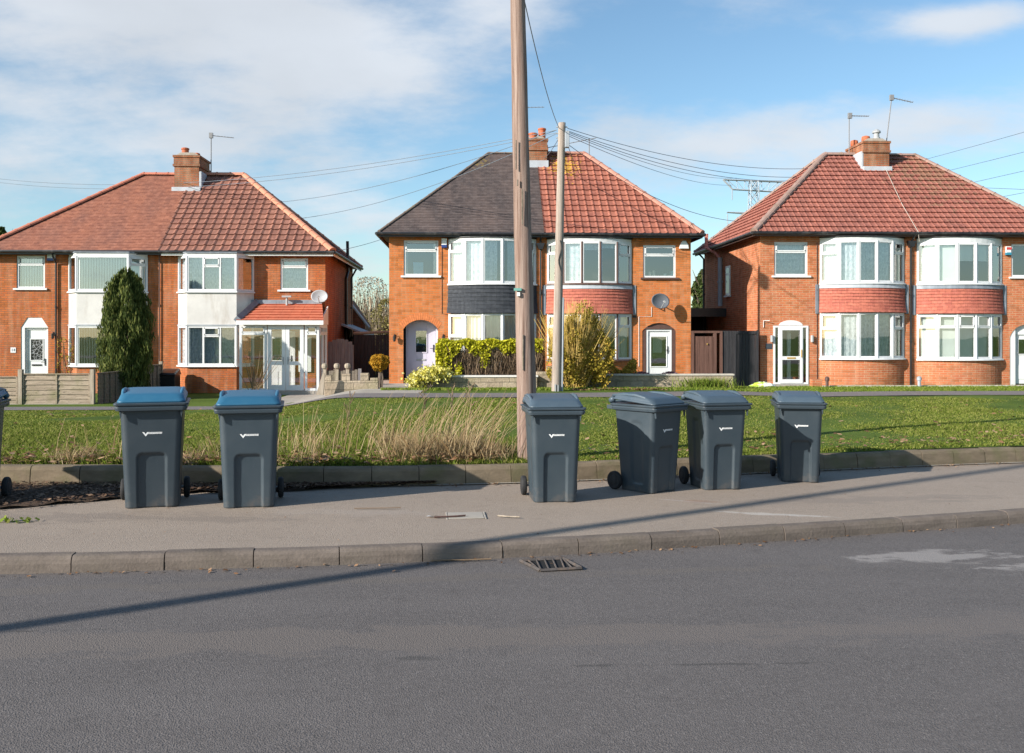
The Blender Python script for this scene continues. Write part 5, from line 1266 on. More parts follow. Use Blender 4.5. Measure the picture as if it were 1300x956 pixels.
def make_bin(lidm, label, kx=1.0, ky=1.0):
    t = empty('wheelie_bin', (0, 0, 0), label, 'wheelie bin', 'wheelie bins on the pavement')
    g = MB()
    # front is -y; recessed arch in the front wall and shallow channels in the side walls are pressed into the body
    def W_(z): k = z / HB; return BW0 + (BW1 - BW0) * k, BD0 + (BD1 - BD0) * k
    def fy(z): return -W_(z)[1] / 2
    def perim(w, d, r, seg=(2, 22, 44, 22), n=6):
        P = []; cs = ((w / 2 - r, d / 2 - r, 0), (-w / 2 + r, d / 2 - r, 90), (-w / 2 + r, -d / 2 + r, 180), (w / 2 - r, -d / 2 + r, 270))
        for c_i, (cx, cy, a0) in enumerate(cs):
            arc = [(cx + r * math.cos(rad(a0 + 90 * k / n)), cy + r * math.sin(rad(a0 + 90 * k / n))) for k in range(n + 1)]
            P += arc; nx_, ny_, na = cs[(c_i + 1) % 4]; e = (nx_ + r * math.cos(rad(na if c_i < 3 else 360)), ny_ + r * math.sin(rad(na if c_i < 3 else 360))); a = arc[-1]
            for k in range(1, seg[c_i]): t_ = k / seg[c_i]; P.append((a[0] + (e[0] - a[0]) * t_, a[1] + (e[1] - a[1]) * t_))
        return P
    def sdr(x, z, hw, z0, z1, r):    # how far inside a rounded box (positive = inside)
        cx, cz = 0, (z0 + z1) / 2; qx = abs(x) - hw + r; qz = abs(z - cz) - (z1 - z0) / 2 + r
        return -(math.hypot(max(qx, 0), max(qz, 0)) + min(max(qx, qz), 0) - r)
    zs_ = [0.0, .004] + list(np.linspace(.016, .56, 48)) + [.6, .64] + list(np.linspace(.66, .78, 8)) + [.85, HB]
    rings = []
    for z in zs_:
        w_, d_ = W_(z); s = .975 if z == 0 else 1; P = perim(w_ * s, d_ * s, .055); Q = []
        for x, y in P:
            if y < -d_ / 2 + .012:
                q_ = sm(0, .020, sdr(x, z, .128, -.3, .495, .055)) * .024; y += q_
            elif abs(x) > w_ / 2 - .012:
                q_ = sm(0, .02, sdr(y + .04, z, .09, .08, .76, .05)) * .011; x -= math.copysign(q_, x)
            Q.append((x, y))
        rings.append((Q, z))
    loft(g, rings)
    body = g.build('body', binbody, t, smooth=False); body.data.polygons.foreach_set('use_smooth', [len(p.vertices) == 4 for p in body.data.polygons])
    # rim: flange under the lid, with the comb lift at the front
    rm = MB(); y_ = -.01
    loft(rm, [(rrect(.53, .60, .055, 6, y_), HB - .04), (rrect(.585, .665, .04, 6, y_ - .01), HB - .03), (rrect(.60, .675, .04, 6, y_ - .01), HB - .005), (rrect(.60, .675, .04, 6, y_ - .01), HB + .002), (rrect(.588, .66, .04, 6, y_ - .01), HB + .006), (rrect(.588, .66, .04, 6, y_ - .01), HB + .012), (rrect(.615, .69, .035, 6, y_ - .01), HB + .017), (rrect(.62, .695, .035, 6, y_ - .01), HB + .034), (rrect(.60, .67, .04, 6, y_ - .01), HB + .037)])
    for s in (-1, 1): rm.prism([(s * .24, HB - .035), (s * .262, HB - .035), (s * .25, HB - .1)] if s > 0 else [(s * .262, HB - .035), (s * .24, HB - .035), (s * .25, HB - .1)], -.335, -.31)
    rm.box(-.27, .27, .31, .40, HB - .03, HB + .012)
    rm.build('rim', binbody, t, bevel=.006)
    # lid: sloping skirt, then raised dome with scooped sides, hinge at the back
    ld = MB(); zr_ = HB + .037
    sk = lambda z: (lambda x, y: z + max(0, (y + .33)) * .07)
    def ldm(w, d, r, y0, z): return (rrect(w, d, r, 6, y0), sk(z))
    loft(ld, [ldm(.565, .64, .05, -.008, zr_), ldm(.565, .64, .05, -.008, zr_ + .014), ldm(.553, .625, .055, -.006, zr_ + .02), ldm(.54, .60, .06, -.0, zr_ + .034), ldm(.525, .565, .07, .01, zr_ + .055), ldm(.50, .52, .09, .015, zr_ + .066), ldm(.40, .43, .1, .015, zr_ + .071), ldm(.24, .25, .08, .01, zr_ + .073)])
    lid = ld.build('lid', lidm, t, smooth=True); 
    hd = MB()
    for s in (-1, 1):
        # long curved grab recess ridges at the two sides of the lid
        pth = [(s * .235, -.24, zr_ + .04), (s * .245, -.16, zr_ + .072), (s * .25, -.03, zr_ + .095), (s * .25, .14, zr_ + .098), (s * .25, .32, zr_ + .082)]
        hd.tube(pth, [.008, .016, .02, .018, .014], 8)
        hd.tube([(s * .25, .30, zr_ + .05), (s * .25, .36, zr_ + .02)], .03, 10)
    hd.tube([(-.21, .385, zr_ + .0), (.21, .385, zr_ + .0)], .018, 10)
    hd.build('lid_handles', lidm, lid, smooth=True)
    MB().tube([(-.24, .36, HB - .02), (-.24, .41, HB - .01), (.24, .41, HB - .01), (.24, .36, HB - .02)], .016, 8).build('push_bar', binbody, t)
    MB().tube([(-.30, .27, .10), (.30, .27, .10)], .012, 8).build('axle', metal, t)
    for s in (-1, 1):
        Mx = Matrix.Rotation(rad(90), 4, 'Y')
        MBw = MB().lathe([(.06, -.024), (.088, -.026), (.098, -.016), (.1, 0), (.098, .016), (.088, .026), (.06, .024)], (s * .275, .27, .10), 24, M=Mx)
        wh = MBw.build('wheel', rubber, t, smooth=False)
        MB().lathe([(.015, -.03), (.05, -.027), (.058, -.02), (.058, .02), (.05, .027), (.015, .03)], (s * .275, .27, .10), 20, M=Mx).build('hub', rubber, wh)
    # printed emblem: small v-shaped mark and a line of tiny lettering
    lg = MB(); z = .655; y = fy(z) - .0015; tl = -(BD1 - BD0) / 2 / HB
    def put(poly):
        n = len(poly); lg.add([(x, fy(zz) - .002, zz) for x, zz in poly] , [tuple(range(n))])
    put([(-.078, z + .022), (-.062, z + .022), (-.050, z + .004), (-.036, z + .022), (-.018, z + .022), (-.048, z - .016)])
    x = -.026; rg = random.Random(5)
    put([(x - .002, z + .0175), (.088, z + .0175), (.088, z + .0205), (x - .002, z + .0205)])
    while x < .085:
        w_ = rg.choice((.004, .006, .008)); put([(x, z + .004), (x + w_, z + .004), (x + w_, z + .016), (x, z + .016)]); x += w_ + .0022
    lg.build('emblem', stencil, body)
    if kx != 1.0:      # the narrower pattern of bin
        for o_ in [c_ for ch_ in t.children for c_ in (ch_, *ch_.children)]:
            for v_ in o_.data.vertices:
                if o_.name.startswith(('wheel', 'hub')): v_.co.x -= math.copysign(.275 * (1 - kx), v_.co.x); v_.co.y -= .27 * (1 - ky)
                else: v_.co.x *= kx; v_.co.y *= ky
    return t
def copy_tree(o, parent=None):
    c = o.copy(); C.objects.link(c)
    if parent: c.parent = parent
    for ch in o.children: copy_tree(ch, c)
    return c
BL = [(-165, 649, 12, 'grey', 1.0, 'bin outside the left edge whose shadow darkens the kerb'),
      (-55, 646, 14, 'blue', 1.0, 'bin cut off by the left edge, beside the leaf litter'),
      (193, 645, 17, 'blue', 1.02, 'blue lidded bin, leftmost of the two that stand whole'),
      (316, 645, 13, 'blue', 1.0, 'blue lidded bin standing square to the road, right of another blue one'),
      (705, 638, 6, 'grey', .975, 'grey lidded bin beside the thick telegraph pole, nearest to the road'),
      (829, 627, 41, 'grey', .965, 'grey lidded bin turned side on, casting shadow on its neighbour'),
      (918, 622, 12, 'grey', .975, 'grey lidded bin between the side-on bin and the rightmost one'),
      (1016, 612.5, -9, 'grey', .95, 'rightmost grey lidded bin, throwing its shadow along the empty pavement')]
protos = {}
for px_, py_, rot, kind, sc, lab in BL:
    if kind not in protos: protos[kind] = o = make_bin(binblue, lab) if kind == 'blue' else make_bin(binlid, lab, .94, .94)
    else: o = copy_tree(protos[kind]); o['label'] = lab
    r = rad(rot) - YAW; f = gp(px_, py_, zpave)
    back = Vector((-math.sin(r), math.cos(r), 0))
    hd_ = BD0 / 2 * sc * (1 if kind == 'blue' else .9) if rot < 30 else .26
    if rot > 30: back = Vector((0, 1, 0))
    o.location = Vector((f.x, f.y, zpave(f.x, f.y) + .002)) + back * hd_; o.rotation_euler = (0, 0, r); o.scale = (sc, sc, sc)
    o['_'] = 0; del o['_']
# ------------------------------------------------------------------ street bits
# drain gully
gc = gp(698, 718.5, zroad); t = empty('drain_grate', (gc.x, gc.y, zroad(gc.x, gc.y) + .004), 'slotted iron drain grate in the gutter', 'drain', rz=.03)
pA = [gp(x, y, zroad) - gc for x, y in ((661, 713), (716, 711.5), (738, 724), (685, 726))]
hx = [Vector((p.x, p.y)) for p in pA]
MB().add([(p.x, p.y, .0015) for p in hx], [(0, 1, 2, 3)])
q = MB(); q.add([(p.x, p.y, .002) for p in hx], [(0, 3, 2, 1)] if False else [(3, 2, 1, 0)]); q.f[0] = (0, 1, 2, 3)[::-1]; q.build('pit', plain('pit_black', (.006, .006, .006), .9), t)
q = MB()
for i in range(4):
    a, b = hx[i], hx[(i + 1) % 4]; q.tube([(a.x, a.y, .006), (b.x, b.y, .006)], .014, 4)
for k in range(1, 9):
    s = k / 9 * 1.7 - .35; a = hx[3].lerp(hx[2], max(0, min(1, s))); b = hx[0].lerp(hx[1], max(0, min(1, s + .35)))
    q.tube([(a.x, a.y, .006), (b.x, b.y, .006)], .008, 4)
q.build('grating', iron, t)
# cover in the pavement
mc = gp(592, 655, zpave); cv = MB(); cv.box(-.16, .15, -.14, .14, 0, .006).box(-.18, -.165, -.16, .16, 0, .005).box(.155, .17, -.16, .16, 0, .005)
o = cv.build('inspection_cover', concrete, bevel=.003); o.location = (mc.x, mc.y, zpave(mc.x, mc.y) + .002); o.rotation_euler.z = .05; tag(o, 'small square inspection cover set in the pavement', 'cover')
def litter(name, px, py, zf, pts, m, label, cat, r=.006, flat=None):
    c = gp(px, py, zf); g = MB()
    if flat: g.add([(x, y, .012 + .01 * math.sin(i * 2)) for i, (x, y) in enumerate(flat)], [tuple(range(len(flat)))])
    else: g.tube([(x, y, .012) for x, y in pts], r, 5)
    o = g.build(name, m); o.location = (c.x, c.y, zf(c.x, c.y) + .003); tag(o, label, cat); return o
litter('fallen_twig', 566, 658, zpave, [(-.1, -.02), (0, 0), (.1, .02), (.17, .05)], brownf, 'dark twig lying by the inspection cover', 'twig', .008)
litter('fallen_twig', 645, 658, zpave, [(-.09, .05), (-.02, .01), (.1, -.02)], postwood, 'yellow twig on the pavement right of the cover', 'twig', .007)
litter('fallen_twig', 478, 647, zpave, [(-.2, -.01), (.1, .0), (.22, .015)], twig_l, 'long thin stem lying on the pavement', 'twig', .004)
litter('fallen_twig', 590, 713, zroad, [(-.25, -.02), (-.1, .0), (0, -.01), (.2, .015)], twig_l, 'pale brown stem lying against the road kerb', 'twig', .006)
litter('paper_scrap', 548, 657, zpave, None, stencil, 'white paper scrap beside the dark twig', 'litter', flat=[(-.05, -.02), (.04, -.03), (.07, .01), (-.03, .03)])
litter('plastic_scrap', 152, 624, zpave, None, plain('pink_scrap', (.5, .08, .12), .5), 'pink scrap in the leaf litter beside the blue lidded bin', 'litter', flat=[(-.04, -.02), (.03, -.03), (.04, .04), (-.02, .05)])
pb = gp(966, 491, lawn_z); g = MB(); bmr = random.Random(3)
for j in range(6):
    for k in range(14): a = 2 * math.pi * k / 14; rr = (.30, .33, .28, .2, .1, .02)[j] * (1 + .22 * bmr.uniform(-1, 1)); g.v.append((rr * math.cos(a) * 1.2, rr * math.sin(a) * .6, (.0, .04, .09, .13, .16, .17)[j] + bmr.uniform(-.015, .015)))
for j in range(5):
    for k in range(14): k2 = (k + 1) % 14; g.f.append((j * 14 + k, j * 14 + k2, j * 14 + 14 + k2, j * 14 + 14 + k)); g.m.append(0)
o = g.build('plastic_bag', mat('bag_plastic', lambda b, out: pbsdf(b, out, b.mix(b.ramp(b.noise(objc(b), 4), [(.45, 0), (.55, 1)]), (.45, .62, .08), (.7, .72, .7)), .35, .5)), smooth=False); o.location = (pb.x, 30.2, lawn_z(pb.x, 30.2)); tag(o, 'crumpled green and white plastic bag at the foot of the black fence', 'bag')
# small lawn weeds/rocks: vent cowls in front of the bays
for px_, py_, Yv, l in ((1050, 481, 29.7, 'small brown vent cowl at the bay foot near the brick stub'), (1167, 483, 29.7, 'small grey vent cowl between the two bowed bays')):
    a = pt(px_, py_, Yv); t = MB().lathe([(.05, 0), (.05, .22), (.075, .23), (.075, .32), (.03, .36)], n=10).build('vent_cowl', greypipe if px_ > 1100 else brownf); t.location = (a.x, Yv, lawn_z(a.x, Yv)); tag(t, l, 'vent')
# black store box by the left house
Y = 31.6; a = pt(200, 470, Y); b = pt(222, 470, Y); sb = empty('storage_box', (a.x, Y, -.25), 'dark plastic storage box in the shade at the end of the lap fence', 'box'); w_ = b.x - a.x
MB().box(0, w_, 0, .6, 0, .62).build('body', black, sb, bevel=.02); MB().hexa([(-.03, -.03, .63), (w_ + .03, -.03, .63), (w_ + .03, .62, .63), (-.03, .62, .63), (.02, 0, .70), (w_ - .02, 0, .70), (w_ - .02, .6, .82), (.02, .6, .82)]).build('lid', black, sb, bevel=.01)

# the street lamp whose long thin shadow crosses the road (it stands behind the photographer's left)
r0, r1 = ground(0, 805), ground(600, 718); dv = Vector((math.cos(rad(TRAVEL)), math.sin(rad(TRAVEL)), 0))
base = r0 - dv * 8.5; base.z = .1
sl = empty('street_lamp', base, 'street lamp column behind the camera whose shadow crosses the road', 'street lamp')
MB().tube([(0, 0, -.2), (0, 0, 1.2)], .09, 14).build('base_column', metal, sl); MB().tube([(0, 0, 1.2), (0, 0, 11.5)], [.085, .07], 12).build('column', metal, sl)
MB().tube([(0, 0, 11.5), (.2, .4, 11.8), (.5, 1.0, 11.9)], .035, 8).build('arm', metal, sl); MB().box(.4, .62, .8, 1.4, 11.82, 11.98).build('lantern', metal, sl, bevel=.03)
# ------------------------------------------------------------------ vegetation
def leaf_mesh(name, P, size, m, parent=None, elong=1.6, up=0.0, droop=0.0, out=None, kind=None, loc=None):
    """many small leaf faces: P (n,3) positions, random orientation, 'up' makes them stand"""
    P = np.asarray(P, float); n = len(P)
    sz = size * rng.uniform(.6, 1.4, n)
    d = rng.normal(size=(n, 3)); d[:, 2] = d[:, 2] * (1 - .3) + up * 2
    if out is not None: d += out
    d /= np.linalg.norm(d, axis=1, keepdims=True)
    s = np.cross(d, rng.normal(size=(n, 3))); s /= np.linalg.norm(s, axis=1, keepdims=True)
    a = P - d * (sz * elong * .5)[:, None]; c = P + d * (sz * elong * .5)[:, None]; b_ = P + s * (sz * .5)[:, None]; e = P - s * (sz * .5)[:, None]
    V = np.stack([a, b_, c, e], 1).reshape(-1, 3)
    return fastmesh(name, V, 4, n, m, parent, kind, loc)
def fastmesh(name, V, k, n, m, parent=None, kind=None, loc=None):
    me = bpy.data.meshes.new(name); me.vertices.add(n * k); me.vertices.foreach_set('co', V.astype(np.float32).ravel())
    me.loops.add(n * k); me.loops.foreach_set('vertex_index', np.arange(n * k, dtype=np.int32))
    me.polygons.add(n); me.polygons.foreach_set('loop_start', np.arange(0, n * k, k, dtype=np.int32))
    me.materials.append(m); me.update(calc_edges=True); me.validate()
    o = bpy.data.objects.new(name, me); C.objects.link(o)
    if parent is not None: o.parent = parent
    if loc is not None: o.location = loc
    if kind: o['kind'] = kind
    return o
def blades(name, base, h, w, lean, m, **k):
    """grass blades: two-segment tapered strips collapsed to a bent triangle pair (quad)"""
    n = len(base); az = rng.uniform(0, 2 * np.pi, n); la = rng.uniform(0, 2 * np.pi, n)
    H = h * rng.uniform(.5, 1.3, n); Wd = w * rng.uniform(.6, 1.3, n); s = np.stack([np.cos(az), np.sin(az), np.zeros(n)], 1) * (Wd / 2)[:, None]
    ln = (lean if np.ndim(lean) == 0 else lean) * rng.uniform(.2, 1.2, n) * H
    l = np.stack([np.cos(la) * ln, np.sin(la) * ln, H], 1)
    a = base - s; b_ = base + s; mid = base + l * np.array([.45, .45, .6]); tip = base + l
    V = np.stack([a, b_, mid + s * .75, tip, mid - s * .75], 1).reshape(-1, 3)
    return fastmesh(name, V, 5, n, m, **k)
def vz(fn, X, Y): return np.array([fn(x, y) for x, y in zip(X, Y)])
# lawn grass
N = 340000
t = rng.uniform(0, 1, N); ya, yb = 10.2, 24.6; Yg = ya * (yb / ya) ** t; hw = Yg * .60 + .6
Xg = rng.uniform(-1, 1, N) * hw + Yg * math.tan(YAW)
y0 = np.array([ret_edge(x) for x in np.linspace(-20, 24, 300)]); y0 = np.interp(Xg, np.linspace(-20, 24, 300), y0) + .15
pyy = np.array([path_y(x) for x in np.linspace(-20, 24, 300)]); pyy = np.interp(Xg, np.linspace(-20, 24, 300), pyy) - 1.0
ok = (Yg > y0) & (Yg < pyy + .05); Xg, Yg = Xg[ok], Yg[ok]; Zg = vz(lawn_z, Xg, Yg) - .01
pt_ = np.sin(Xg * 1.3 + Yg * .7) + np.sin(Xg * .6 - Yg * 1.9) + np.sin(Xg * 3.1 + 1)
hh_ = .028 + .006 * pt_ + .015 * np.clip(.6 - (Yg - y0[ok]), 0, 1)
left = np.clip((1.0 - Xg) / 4, 0, 1) * np.clip((15.5 - Yg) / 4, 0, 1); hh_ = hh_ + .035 * left
o = blades('lawn_grass', np.stack([Xg, Yg, Zg], 1), np.clip(hh_, .02, .2), np.asarray(.012 + Yg * .0003), .9, grass_l); tag(o, 'short green grass covering the verge', 'grass', kind='stuff')
# strip of grass beyond the path (right) and tuft lines
n = 26000; Xs = rng.uniform(6.5, 22, n); Ys = np.array([path_y(x) for x in Xs]) + 1.1 + rng.uniform(0, 3.0, n)
keep = Ys < 30.5
Xs, Ys = Xs[keep], Ys[keep]
o = blades('front_grass', np.stack([Xs, Ys, vz(lawn_z, Xs, Ys)], 1), .06, .02, .8, grassg_l); tag(o, 'strip of bright grass between path and right house', 'grass', kind='stuff')
n = 9000; Xs = rng.uniform(-2.6, 7.6, n); Ys = 27.3 - np.abs(rng.normal(0, .25, n)); o = blades('wall_foot_grass', np.stack([Xs, Ys, vz(lawn_z, Xs, Ys)], 1), .07, .02, .8, grassg_l); tag(o, 'yellowish grass and moss along the foot of the stone walls', 'grass', kind='stuff')
# tall straw clumps near the kerb, left of the pole
def straw(px0, px1, n, h, d0, d1, lean=.45, w=.010):
    X = []; Yv = []
    for _ in range(n):
        px_ = rng.uniform(px0, px1); 
        p = gp(px_, 588, lawn_z); X.append(p.x + rng.normal(0, .08)); Yv.append(ret_edge(p.x) + .2 + rng.uniform(d0, d1))
    return np.array(X), np.array(Yv)
def strawset(specs, m, label, name='dry_grass'):
    B, Hs = [], []
    for px0, px1, n, h, d0, d1 in specs:
        # gather in tussocks
        k = max(1, n // 110); cx_ = rng.uniform(px0, px1, k); cd = rng.uniform(d0, d1, k); rad_ = rng.uniform(.04, .2, k)
        i = rng.integers(0, k, n); gx = np.array([gp(x, 588, lawn_z).x for x in cx_])[i] + rng.normal(0, 1, n) * rad_[i]
        gy = np.array([ret_edge(x) for x in gx]) + .2 + cd[i] + rng.normal(0, 1, n) * rad_[i] * .7; gy = np.maximum(gy, np.array([ret_edge(x) for x in gx]) + .17)
        B.append(np.stack([gx, gy, vz(lawn_z, gx, gy) - .01], 1)); Hs.append(h * rng.uniform(.55, 1.15, k)[i] * rng.uniform(.35, 1.1, n))
    B = np.concatenate(B); Hs = np.concatenate(Hs)
    o = blades(name, B, Hs, .006, .8, m); tag(o, label, 'grass', kind='stuff'); return o
strawset([(360, 490, 800, .18, .1, 2.0), (480, 610, 2400, .36, .1, 1.3), (540, 640, 1300, .24, 0.1, .8), (225, 290, 800, .26, .1, 1.8), (345, 640, 900, .16, .2, 3.0), (75, 140, 420, .2, 0, .6), (620, 655, 200, .12, 0, .3), (0, 60, 90, .13, 0, .4)], straw_l, 'tall straw coloured dead grass tussocks behind the verge kerb')
strawset([(395, 620, 5200, .17, 0, 2.2), (225, 400, 4600, .17, 0, 2.0), (0, 160, 3600, .11, 0, 1.4), (600, 660, 500, .1, 0, .4), (660, 1300, 1600, .06, 0, .25)], grassg_l, 'long green grass tussocks behind the verge kerb', 'long_grass')
# long arching stalks
g = MB()
for px_, dx, h_ in [(rng.uniform(395, 640), rng.uniform(.0, .35), rng.uniform(.35, .75)) for _ in range(60)] + [(rng.normal(560, 45), rng.uniform(.05, .5), rng.uniform(.4, .8)) for _ in range(120)] + [(rng.uniform(340, 400), rng.uniform(-.1, .3), rng.uniform(.3, .65)) for _ in range(30)] + [(rng.uniform(60, 150), rng.uniform(-.2, .2), rng.uniform(.3, .5)) for _ in range(16)]:
    p = gp(px_, 588, lawn_z); yy = ret_edge(p.x) + rng.uniform(.3, 1.6); b0_ = Vector((p.x, yy, lawn_z(p.x, yy))); sy_ = rng.uniform(-.1, .1)
    g.tube([b0_, b0_ + Vector((dx * .35, sy_ * .4, h_ * .55)), b0_ + Vector((dx, sy_, h_))], [.004, .003, .0015], 3, cap=False)
tag(g.build('grass_stalks', straw_l), 'long arching dead grass stalks rising above the tussocks', 'grass', kind='stuff')
# dark dock stems
for px_, hh2, nm in ((438, .62, 'dark dead dock stem among straw grass, left of the clump'), (535, .70, 'dark dead dock stem in the middle of the straw grass'), (572, .72, 'tall dark dock stem in straw grass, right of the middle one'), (597, .80, 'branching dark dock stem nearest to the thick pole')):
    p = gp(px_, 560, lawn_z); g = MB(); q0 = Vector((0, 0, 0)); tp_ = Vector((rng.uniform(-.05, .14), 0, hh2)); g.tube([q0, q0.lerp(tp_, .5) + Vector((.02, 0, 0)), tp_], [.006, .005, .003], 5)
    for k in range(9):
        f_ = .45 + .06 * k; c_ = q0.lerp(tp_, f_); g.tube([c_, c_ + Vector((rng.uniform(-.09, .09), rng.uniform(-.05, .05), rng.uniform(.05, .12)))], [.004, .007], 4)
    o = g.build('weed_stem', twig_l); o.location = p; tag(o, nm, 'weed')
# fallen leaves on the lawn + litter along the kerb
def scatter(X, Yv, zf, size, m, name, label, lift=.03):
    P = np.stack([X, Yv, vz(zf, X, Yv) + lift * rng.uniform(.3, 1.2, len(X))], 1); n = len(P)
    sz = size * rng.uniform(.5, 1.4, n); az = rng.uniform(0, 6.28, n); tl = rng.uniform(-.35, .35, n)
    d = np.stack([np.cos(az), np.sin(az), tl], 1) * sz[:, None]; s = np.stack([-np.sin(az), np.cos(az), rng.uniform(-.35, .35, n)], 1) * (sz * .6)[:, None]
    V = np.stack([P - d, P + s, P + d, P - s], 1).reshape(-1, 3); o = fastmesh(name, V, 4, n, m); tag(o, label, 'leaves', kind='stuff'); return o
n = 5600; Xl = rng.uniform(-8, 10, n); Yl = np.array([ret_edge(x) for x in Xl]) + .2 + np.abs(rng.exponential(.5, n)); k = rng.uniform(0, 1, n) < np.where(Xl < .3, 1, .22)
scatter(Xl[k], Yl[k], lawn_z, .035, dry_l, 'fallen_leaves', 'dry brown leaves fallen along the verge edge', .085)
n = 420; Xl = rng.uniform(-10, 12, n); Yl = rng.uniform(11, 23, n); scatter(Xl, Yl, lawn_z, .045, dry_l, 'scattered_leaves', 'single brown leaves scattered over the lawn', .06)
n = 9000; Xl = rng.uniform(-9, -.4, n); wd = np.array([soil_w(x) for x in Xl]); Yl = np.array([ret_edge(x) for x in Xl]) - .01 - wd * rng.beta(1, 1.3, n) * 1.05
scatter(Xl, Yl, lambda x, y: zpave(x, y) + .03, .022, litter_l, 'leaf_litter', 'dark leaf litter between pavement and verge kerb', .02)
n = 260; Xl = rng.uniform(-6, 7, n); Yl = np.array([road_edge(x) for x in Xl]) - np.abs(rng.exponential(.05, n)) - .01; scatter(Xl, Yl, lambda x, y: zroad(x, y) + .004, .016, dry_l, 'gutter_debris', 'small brown debris along the road gutter', .008)
n = 350; Xl = rng.uniform(-1, 7, n); Yl = np.array([ret_edge(x) for x in Xl]) - .04 - np.abs(rng.exponential(.05, n)); scatter(Xl, Yl, lambda x, y: zpave(x, y) + .012, .016, dry_l, 'kerb_debris', 'small dry debris along the verge kerb foot', .008)
n = 260; Xl = rng.uniform(-6, 7, n); Yl = rng.uniform(7.3, 10, n); scatter(Xl, Yl, lambda x, y: zpave(x, y) + .003, .008, dry_l, 'pavement_debris', 'tiny crumbs of debris on the pavement', .004)
n = 300; Xl = rng.uniform(-3, 8, n) * 0 + rng.uniform(2.8, 5.5, n); Yl = 27.0 - np.abs(rng.normal(0, .3, n)); scatter(Xl, Yl, lawn_z, .05, dry_l, 'bush_leaf_litter', 'brown leaves fallen under the golden bush', .05)
c = gp(18, 663, zpave); lf_ = leaf_mesh('green_sprig', rng.normal(0, 1, (26, 3)) * (.09, .03, .012) + (0, 0, .02), .035, grassg_l, loc=(c.x, c.y, zpave(c.x, c.y))); tag(lf_, 'green leafy sprig lying on the pavement at the left edge', 'sprig')

def plant(name, loc, label, cat='shrub', group=None): return empty(name, loc, label, cat, group)
def stems(parent, specs, m, name='stem', n=6):
    g = MB()
    for pth, r in specs: g.tube(pth, r, n)
    return g.build(name, m, parent)
# conifer in front of the left house
Y = 29.0; b0 = pt(160, 495, Y); b0.z = lawn_z(b0.x, Y); zt = pt(160, 349, Y).z - b0.z; hwid = 30 / FPX * Y
pl = plant('conifer_tree', b0, 'tall narrow dark conifer in front of the white bay', 'tree')
stems(pl, [([(0, 0, 0), (.03, 0, zt * .5), (0, 0, zt * .9)], [.09, .06, .02])], barkm, 'trunk')
n = 26000; t = rng.beta(1.15, 1.15, n); prof = np.interp(t, [0, .08, .35, .6, .8, .92, 1], [.72, .86, 1.0, .96, .80, .55, .15])
th = rng.uniform(0, 6.283, n); lob = 1 + .13 * np.sin(th * 5 + t * 9) + .1 * np.sin(th * 9 - t * 17) + .06 * np.sin(th * 3 + 40 * t)
rr = prof * hwid * lob * np.sqrt(rng.uniform(.25, 1, n)); P = np.stack([rr * np.cos(th), rr * np.sin(th), .12 + t * (zt - .05)], 1)
P[:, 2] += .12 * np.sin(th * 6 + 3)
leaf_mesh('foliage', P, .03, conifer_l, pl, elong=5, up=2.2)
# twin tips
P = np.concatenate([np.stack([rng.normal(0, .07, 700) + dx, rng.normal(0, .07, 700), zt * .86 + rng.uniform(0, 1, 700) * zt * .15 * hgt], 1) for dx, hgt in ((-.16, .95), (.12, 1.02), (.3, .8), (-.34, .55))])
leaf_mesh('foliage', P, .03, conifer_l, pl, elong=3.6, up=1.4)
# climbers by house 1 drain pipe
Y = 32.7; b0 = pt(82, 475, Y); b0.z = -.27; pl = plant('climber_plant', b0, 'thin bare climber on brick beside the black drainpipe')
sp_ = []
for k in range(9):
    x = rng.uniform(-.25, .3); sp_.append(([(x, 0, 0), (x + rng.uniform(-.1, .1), .1, .6), (x + rng.uniform(-.2, .2), .15, rng.uniform(1.1, 1.9))], .01))
stems(pl, sp_, twig_l); leaf_mesh('foliage', np.stack([rng.uniform(-.3, .3, 160), rng.uniform(0, .2, 160), rng.uniform(.3, 1.9, 160)], 1), .05, forsy_l, pl)
# golden lollipop bush
Y = 28.4; b0 = pt(481.5, 497, Y); b0.z = lawn_z(b0.x, Y); zc_ = pt(481, 460, Y).z - b0.z; R = 12.3 / FPX * Y
pl = plant('topiary_bush', b0, 'round clipped golden bush on a short bare trunk')
stems(pl, [([(0, 0, 0), (.02, 0, zc_ * .5), (0, 0, zc_)], .045), ([(.07, .02, 0), (.1, 0, zc_ * .4), (.02, 0, zc_)], .03)], barkm, 'trunk')
d = rng.normal(size=(5200, 3)); d /= np.linalg.norm(d, axis=1, keepdims=True); q_ = d * R * (rng.uniform(.55, 1, 5200) ** .5)[:, None] * (1 + .06 * np.sin(d[:, :1] * 9) + .06 * np.sin(d[:, 2:] * 11 + 2)) * (1, 1, .95)
q_[:, 2] = np.where(q_[:, 2] > R * .72, R * .72 + (q_[:, 2] - R * .72) * .3, q_[:, 2]) - .04 * np.abs(q_[:, 0]); q_[:, 0] *= np.where(q_[:, 2] < 0, 1 + q_[:, 2] / R * .35, 1)
leaf_mesh('foliage', q_ + (0, 0, zc_), .045, golden_l, pl)
# yellow variegated shrub
Y = 27.3; b0 = pt(545, 492, Y); b0.z = lawn_z(b0.x, Y); pl = plant('flowering_shrub', b0, 'low bright yellow shrub below the lilac door')
P = np.concatenate([rng.normal(0, 1, (420, 3)) * (.13, .12, .08) + (dx, rng.uniform(-.05, .15), z_) for dx, z_ in ((-.33, .15), (-.25, .38), (-.02, .5), (.25, .5), (.42, .45), (-.4, .28), (.1, .42))])
P[:, 2] = np.maximum(P[:, 2], .02); leaf_mesh('foliage', P, .055, yellow_l, pl); stems(pl, [([(0, 0, 0), (dx, 0, .4)], .012) for dx in (-.3, -.1, .1, .3)], barkm)
